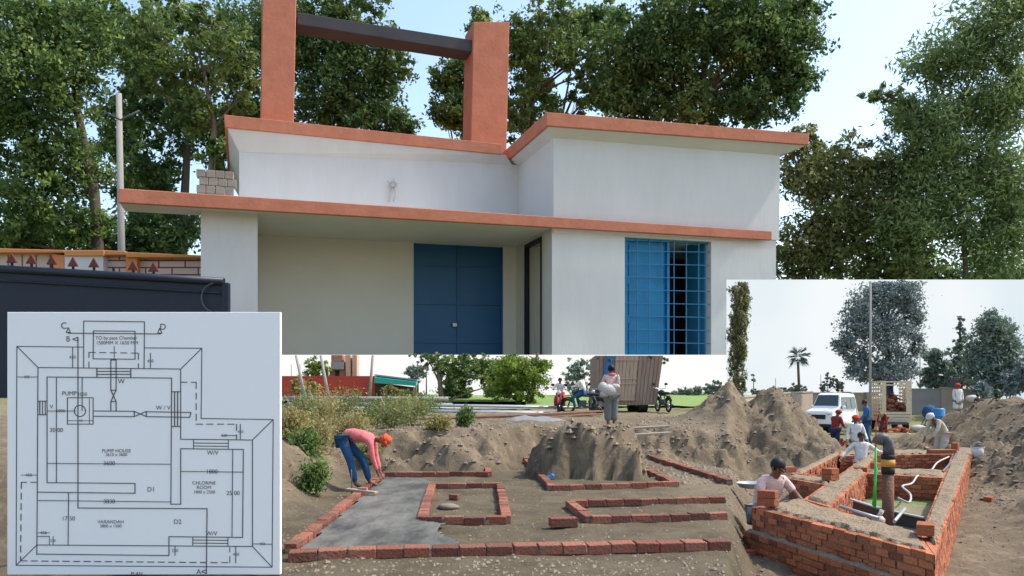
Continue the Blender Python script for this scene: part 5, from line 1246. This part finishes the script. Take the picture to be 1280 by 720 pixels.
# ================================================================ VEHICLES in the brick yard
def suv(label, loc, rz, sx=1.0, sy=1.0, sz=1.0):
    t = thing('suv', label, 'car', (loc[0], loc[1], gz(*loc)), rz); t.scale = (1, 1, 1)
    W_, L_ = 1.62*sx, 3.35*sy
    q = lambda y, z: (y*L_/4.4, z*sz)
    prof = [(-2.15, .45), (-2.2, .95), (-2.12, 1.15), (-2.0, 1.78), (-1.85, 1.86), (.2, 1.90), (.55, 1.82), (1.05, 1.27), (1.2, 1.2), (2.1, 1.08), (2.2, .95), (2.24, .5), (2.1, .38), (-2.0, .38)]
    b = MB(); n = len(prof); vs = []
    for sgn in (-1, -.0, 1):
        for y, z in prof:
            yy, zz = q(y, z); w = W_/2*(.80 if z > 1.5 else (.97 if z > 1.0 else 1.0)); vs.append((sgn*w, yy, zz+(.015 if sgn == 0 else 0)))
    fs = [tuple(range(n))[::-1], tuple(range(2*n, 3*n))]+[(j*n+i, j*n+(i+1) % n, (j+1)*n+(i+1) % n, (j+1)*n+i) for j in range(2) for i in range(n)]
    b.add(vs, fs); b.build('body', 'white_paint', t, bevel=.035)
    for sg in (-1, 1):
        for y0, y1, nm in ((-1.85, -1.05, 'quarter_window'), (-.98, -.2, 'rear_window'), (-.12, .75, 'front_window')):
            b = MB(); e = .012
            def wp(y, z, o=.035):
                yy, zz = q(y, z); k = (z-1.15)/(1.5-1.15) if z < 1.5 else 1; w = W_/2*(.97-(.17)*min(1, max(0, (z-1.15)/.63))); return Vector((sg*(w+o), yy, zz))
            yt = y1 if nm != 'front_window' else .42
            ps = [wp(y0, 1.2), wp(y1, 1.2), wp(yt, 1.72), wp(y0+.02, 1.72)]; b.hexa([p-Vector((sg*.08, 0, 0)) for p in ps]+ps); b.build('window', 'glass', t)
        b = MB(); x0 = sg*W_/2; y_, z_ = q(.7, 1.2); b.ball((x0+sg*.12, y_, z_+.06), .11, 8, (.9, .5, .8)); b.build('mirror', 'white_paint', t)
        b = MB(); yy, zz = q(2.17, .98); b.ball((sg*(W_/2-.22), yy-.03, zz-.03), .17, 10, (1.1, .45, .6)); b.build('headlight', 'lamp', t)
        for y in (-1.35, 1.38):
            yy, _ = q(y, 0); w = MB(); w.tube([(sg*(W_/2-.2), yy, .37), (sg*(W_/2+.03), yy, .37)], .37, 22); w = w.build('wheel', 'tyre', t, bevel=.025)
            b = MB(); b.tube([(sg*(W_/2-.05), yy, .37), (sg*(W_/2+.045), yy, .37)], .23, 16); b.build('rim', 'chrome', w)
            b = MB(); b.tube([(sg*(W_/2-.1), yy+.43*math.cos(a), .39+.43*math.sin(a)) for a in [R(i*18) for i in range(11)]], .05, 6); b.build('wheel_arch', 'dark', t)
        b = MB(); yy, zz = q(0, .95); b.box((sg*W_/2*1.0, yy, .52), (.05, L_*.5, .09)); b.build('side_trim', 'dark', t)
    b = MB(); e = Vector((0, .02, .02)); w0, w1 = W_/2*.88, W_/2*.72
    ps = [Vector((-w0, *q(1.0, 1.30)))+e, Vector((w0, *q(1.0, 1.30)))+e, Vector((w1, *q(.58, 1.79)))+e, Vector((-w1, *q(.58, 1.79)))+e]; b.hexa([p-Vector((0, .08, .04)) for p in ps]+ps); b.build('windscreen', 'glass', t)
    b = MB(); yy, zz = q(2.22, .82); b.box((0, yy+.015, zz), (W_*.5, .05, .22)); b.build('grille', 'dark', t)
    b = MB(); b.box((0, yy+.03, .48), (W_*.94, .12, .16)); b.build('bumper', 'dark', t, bevel=.03)
    b = MB(); b.tube([(0, 0, 0)]*2, .01, 3) if 0 else None
    for sg in (-1, 1): b.tube([(sg*W_*.33, *q(-1.7, 1.94)), (sg*W_*.33, *q(.1, 1.96))], .02, 6)
    b.build('roof_rail', 'dark_steel', t)
    return t
suv('white sport utility car parked beyond the left dirt heap', foot(1040, 41.5), R(130), .92, .80, 1.12)
# small truck loaded with bricks, rear towards the camera
x, y = foot(1120, 43.5); g = gz(x, y)
lt = thing('small_truck', 'cream slatted small truck heaped with red bricks, rear towards the camera', 'truck', (x, y, g), R(-13))
bw2, bl2 = .72, 2.5
b = MB(); b.box((0, bl2/2, .62), (bw2*2, bl2, .1)); b.build('bed', 'cream_paint', lt)
def slats(nm, f, nz, zA, zB):
    b = MB()
    for k in range(nz):
        z = zA+(zB-zA)*k/(nz-1); f(b, z)
    return b
for sg in (-1, 1):
    b = slats('side', lambda b, z: b.box((sg*bw2, bl2/2, z), (.04, bl2, .12)), 11, .75, 2.72)
    for k in range(5): b.box((sg*(bw2+.045), .05+k*(bl2-.1)/4, 1.72), (.045, .08, 2.15))
    b.build('side_rack', 'cream_paint', lt)
b = slats('tail', lambda b, z: b.box((0, -.03, z), (bw2*2+.06, .05, .13)), 4, .56, 1.02); b.build('tailgate', 'cream_paint', lt, bevel=.006)
b = MB()
for sg in (-1, 1): b.box((sg*(bw2-.11), -.02, 1.9), (.2, .06, 1.75))
for z in (2.55, 2.72): b.box((0, -.02, z), (bw2*2, .05, .07))
for k in range(9):
    for sg in (-1, 1): b.box((sg*(bw2-.11), -.055, 1.15+k*.19), (.22, .02, .05))
b.build('rear_rack', 'cream_paint', lt)
b = MB(); b.box((0, bl2+.55, 1.25), (1.4, 1.0, 1.25)); b.build('cab', 'cream_paint', lt, bevel=.1)
b = MB(); b.box((.71, bl2+.55, 1.5), (.03, .5, .4)); b.box((-.71, bl2+.55, 1.5), (.03, .5, .4)); b.build('cab_window', 'glass', lt)
for sg in (-1, 1):
    for yy in (.55, bl2+.6):
        b = MB(); b.tube([(sg*.5, yy, .32), (sg*.72, yy, .32)], .32, 18); w = b.build('wheel', 'tyre', lt, bevel=.02); b = MB(); b.tube([(sg*.55, yy, .32), (sg*.735, yy, .32)], .15, 12); b.build('rim', 'steel', w)
    b = MB(); b.box((sg*.5, -.06, .48), (.16, .04, .09)); b.build('tail_light', 'redc', lt)
b = MB(); b.box((0, bl2/2+.3, .48), (.9, bl2+1.4, .14)); b.build('chassis', 'dark_steel', lt)
r = random.Random(8); mb = MB()
for k in range(430):
    xx = r.uniform(-.62, .62); yy = r.uniform(.08, bl2-.2); top = 2.0-.9*abs(xx)/.62+.25*math.sin(yy*2); z = r.uniform(.72, max(.8, top))
    if z < top-.5 and yy > .4: continue
    mb.box((xx, yy, z), (.24, .12, .08), rz=r.uniform(0, 3.1), rx=r.uniform(-.5, .5), ry=r.uniform(-.5, .5))
o = mb.build('brick_load', 'brick', None); o.location = (x, y, g); o.rotation_euler = (0, 0, R(-13)); tag(o, 'heap of red bricks loaded in the cream slatted truck', 'brick load', kind='stuff')

# people of the brick yard
Pb3 = pose(pelvis=(0, -.08, .90), belly=(0, -.02, 1.02), chest=(0, .12, 1.17), neck0=(0, .22, 1.25), neck=(0, .26, 1.29), head=(0, .33, 1.33), crown=(0, .36, 1.38), sh=(.16, .18, 1.22), el=(.2, .3, .98), wr=(.14, .4, .76), hip=(.09, -.07, .85), kn=(.1, .03, .46))
Psq = pose(pelvis=(0, -.16, .26), belly=(0, -.10, .40), chest=(0, .02, .58), neck0=(0, .09, .71), neck=(0, .12, .76), head=(0, .17, .845), crown=(0, .165, .90), sh=(.165, .06, .68), el_l=(-.27, .2, .47), wr_l=(-.22, .42, .40), el_r=(.27, .18, .50), wr_r=(.20, .44, .33),
           hip=(.1, -.15, .24), kn=(.26, .24, .45), an=(.2, .05, .08), toe=(.23, .19, .04))
p = on(970, 640, -.5); person('worker squatting behind the near left wall corner, pale pink shirt, mixing mortar', foot(962, 11.6), R(200), Psq, 'blush', 'grey', 'hair', 1.2, sleeves='short', z=-.42)
Pst = lambda **k: pose(**k)
person('person in dark trousers and maroon top with head cloth left of the middle group', foot(1044, 27), R(-60), pose(chest=(0, .06, 1.23), neck0=(0, .11, 1.36), neck=(0, .13, 1.41), head=(0, .17, 1.49), crown=(0, .18, 1.55), sh=(.165, .07, 1.32), el=(.2, .14, 1.08), wr=(.15, .3, 1.0)), 'maroonc', 'navyt', 'maroonc', .97)
person('worker in white shirt with a red head cloth in the middle group', foot(1069.5, 23), R(170), pose(el=(.24, .05, 1.1), wr=(.28, .2, .92)), 'white', 'grey', 'redc', 1.0, kurta=True, z=-.62)
person('man in a white kurta with arms held out, nearest in the middle group', foot(1076.5, 18.9), R(175), pose(el_r=(.36, -.02, 1.15), wr_r=(.50, .12, 1.02), el_l=(-.38, .0, 1.18), wr_l=(-.60, .08, 1.12)), 'white', 'white', 'hair', .97, kurta=True, z=-.86)
person('man in a bright blue shirt and blue jeans standing side-on behind the middle group', foot(1083, 30), R(70), pose(head=(0, .07, 1.53), crown=(0, .07, 1.59), el=(.2, .05, 1.1), wr=(.15, .22, .95), an_l=(-.08, -.15, .09), toe_l=(-.08, -.02, .035), kn_l=(-.09, -.02, .48)), 'bluec', 'jeans', 'hair', 1.09)
Pb2 = pose(pelvis=(0, -.12, .88), belly=(0, -.02, .98), chest=(0, .20, 1.06), neck0=(0, .34, 1.06), neck=(0, .39, 1.06), head=(0, .48, 1.04), crown=(0, .53, 1.06), sh=(.16, .28, 1.04), el=(.2, .36, .78), wr=(.14, .42, .55), hip=(.09, -.11, .84), kn=(.1, .02, .46))
person('stooping person in maroon with a yellowish head cloth at the truck tailgate', foot(1105, 40.5), R(140), Pb2, 'maroonc', 'maroonc', 'olive', 1.0)
person('person in dark blue standing on the brick load of the cream truck', (x+.05, y+.75), R(200), pose(el=(.2, .1, 1.12), wr=(.12, .22, 1.1)), 'navyt', 'navyt', 'hair', .86, z=g+1.75)
person('elder in a long cream kurta stooping at the back wall of the foundation', foot(1176, 24.3), R(105), Pb3, 'cream', 'cream', 'white', 1.12, kurta=True, dhoti=True, z=-.55)
gx = foot(1197, 34.5); person('man in white with a red head cloth standing by the dirt heap at the right', gx, R(185), pose(el=(.2, .02, 1.1), wr=(.17, .1, .9)), 'white', 'grey', 'redc', 1.02, kurta=True)
person('small distant person in a red top beyond the left dirt heap', foot(995.5, 44), R(170), pose(), 'redc', 'navyt', 'hair', .95)
person('distant person in dark clothes by the heap at the far right', foot(1222, 44), R(200), pose(), 'dark', 'grey', 'hair', 1.0, z=.0)
person('dark-clothed person by the tan wall at the far left of the brick yard', foot(923, 33), R(160), pose(), 'dark', 'navyt', 'hair', .98)

# ================================================================ WORLD, SUN, CAMERA
SUN_EL, SUN_AZ = 54, 80       # azimuth measured from the view direction towards the right
w = bpy.data.worlds.new('World'); scene.world = w; w.use_nodes = True
nt = w.node_tree; bg = nt.nodes['Background']; sk = nt.nodes.new('ShaderNodeTexSky'); sk.sky_type = 'NISHITA'; sk.sun_disc = False
el = R(SUN_EL); sdir = Vector((math.sin(R(SUN_AZ))*math.cos(el), math.cos(R(SUN_AZ))*math.cos(el), math.sin(el)))
sk.sun_elevation = el; sk.sun_rotation = math.atan2(sdir.x, sdir.y); sk.air_density = 1.3; sk.dust_density = 2.0; sk.ozone_density = 1.2
nt.links.new(sk.outputs[0], bg.inputs[0]); bg.inputs[1].default_value = .15
l = bpy.data.lights.new('sun', 'SUN'); l.energy = 2.4; l.angle = R(3); l.color = (1, .95, .88)
so = bpy.data.objects.new('sun', l); COL.objects.link(so); so.rotation_euler = sdir.to_track_quat('Z', 'Y').to_euler(); so.location = (0, 0, 60)
cd = bpy.data.cameras.new('camera'); cam = bpy.data.objects.new('camera', cd); COL.objects.link(cam); scene.camera = cam
cam.location = (0, 0, EYE); cam.rotation_euler = (R(90), 0, 0); cd.sensor_width = 36; cd.lens = 36*FOC/1280; cd.shift_y = (HOR-360)/1280; cd.clip_end = 6000; cd.clip_start = .1
scene.view_settings.view_transform = 'Standard'; scene.view_settings.look = 'None'; scene.view_settings.gamma = 1; scene.view_settings.exposure = .98
scene.render.engine = 'CYCLES'
for o in bpy.data.objects:
    if '_w' in o: del o['_w']
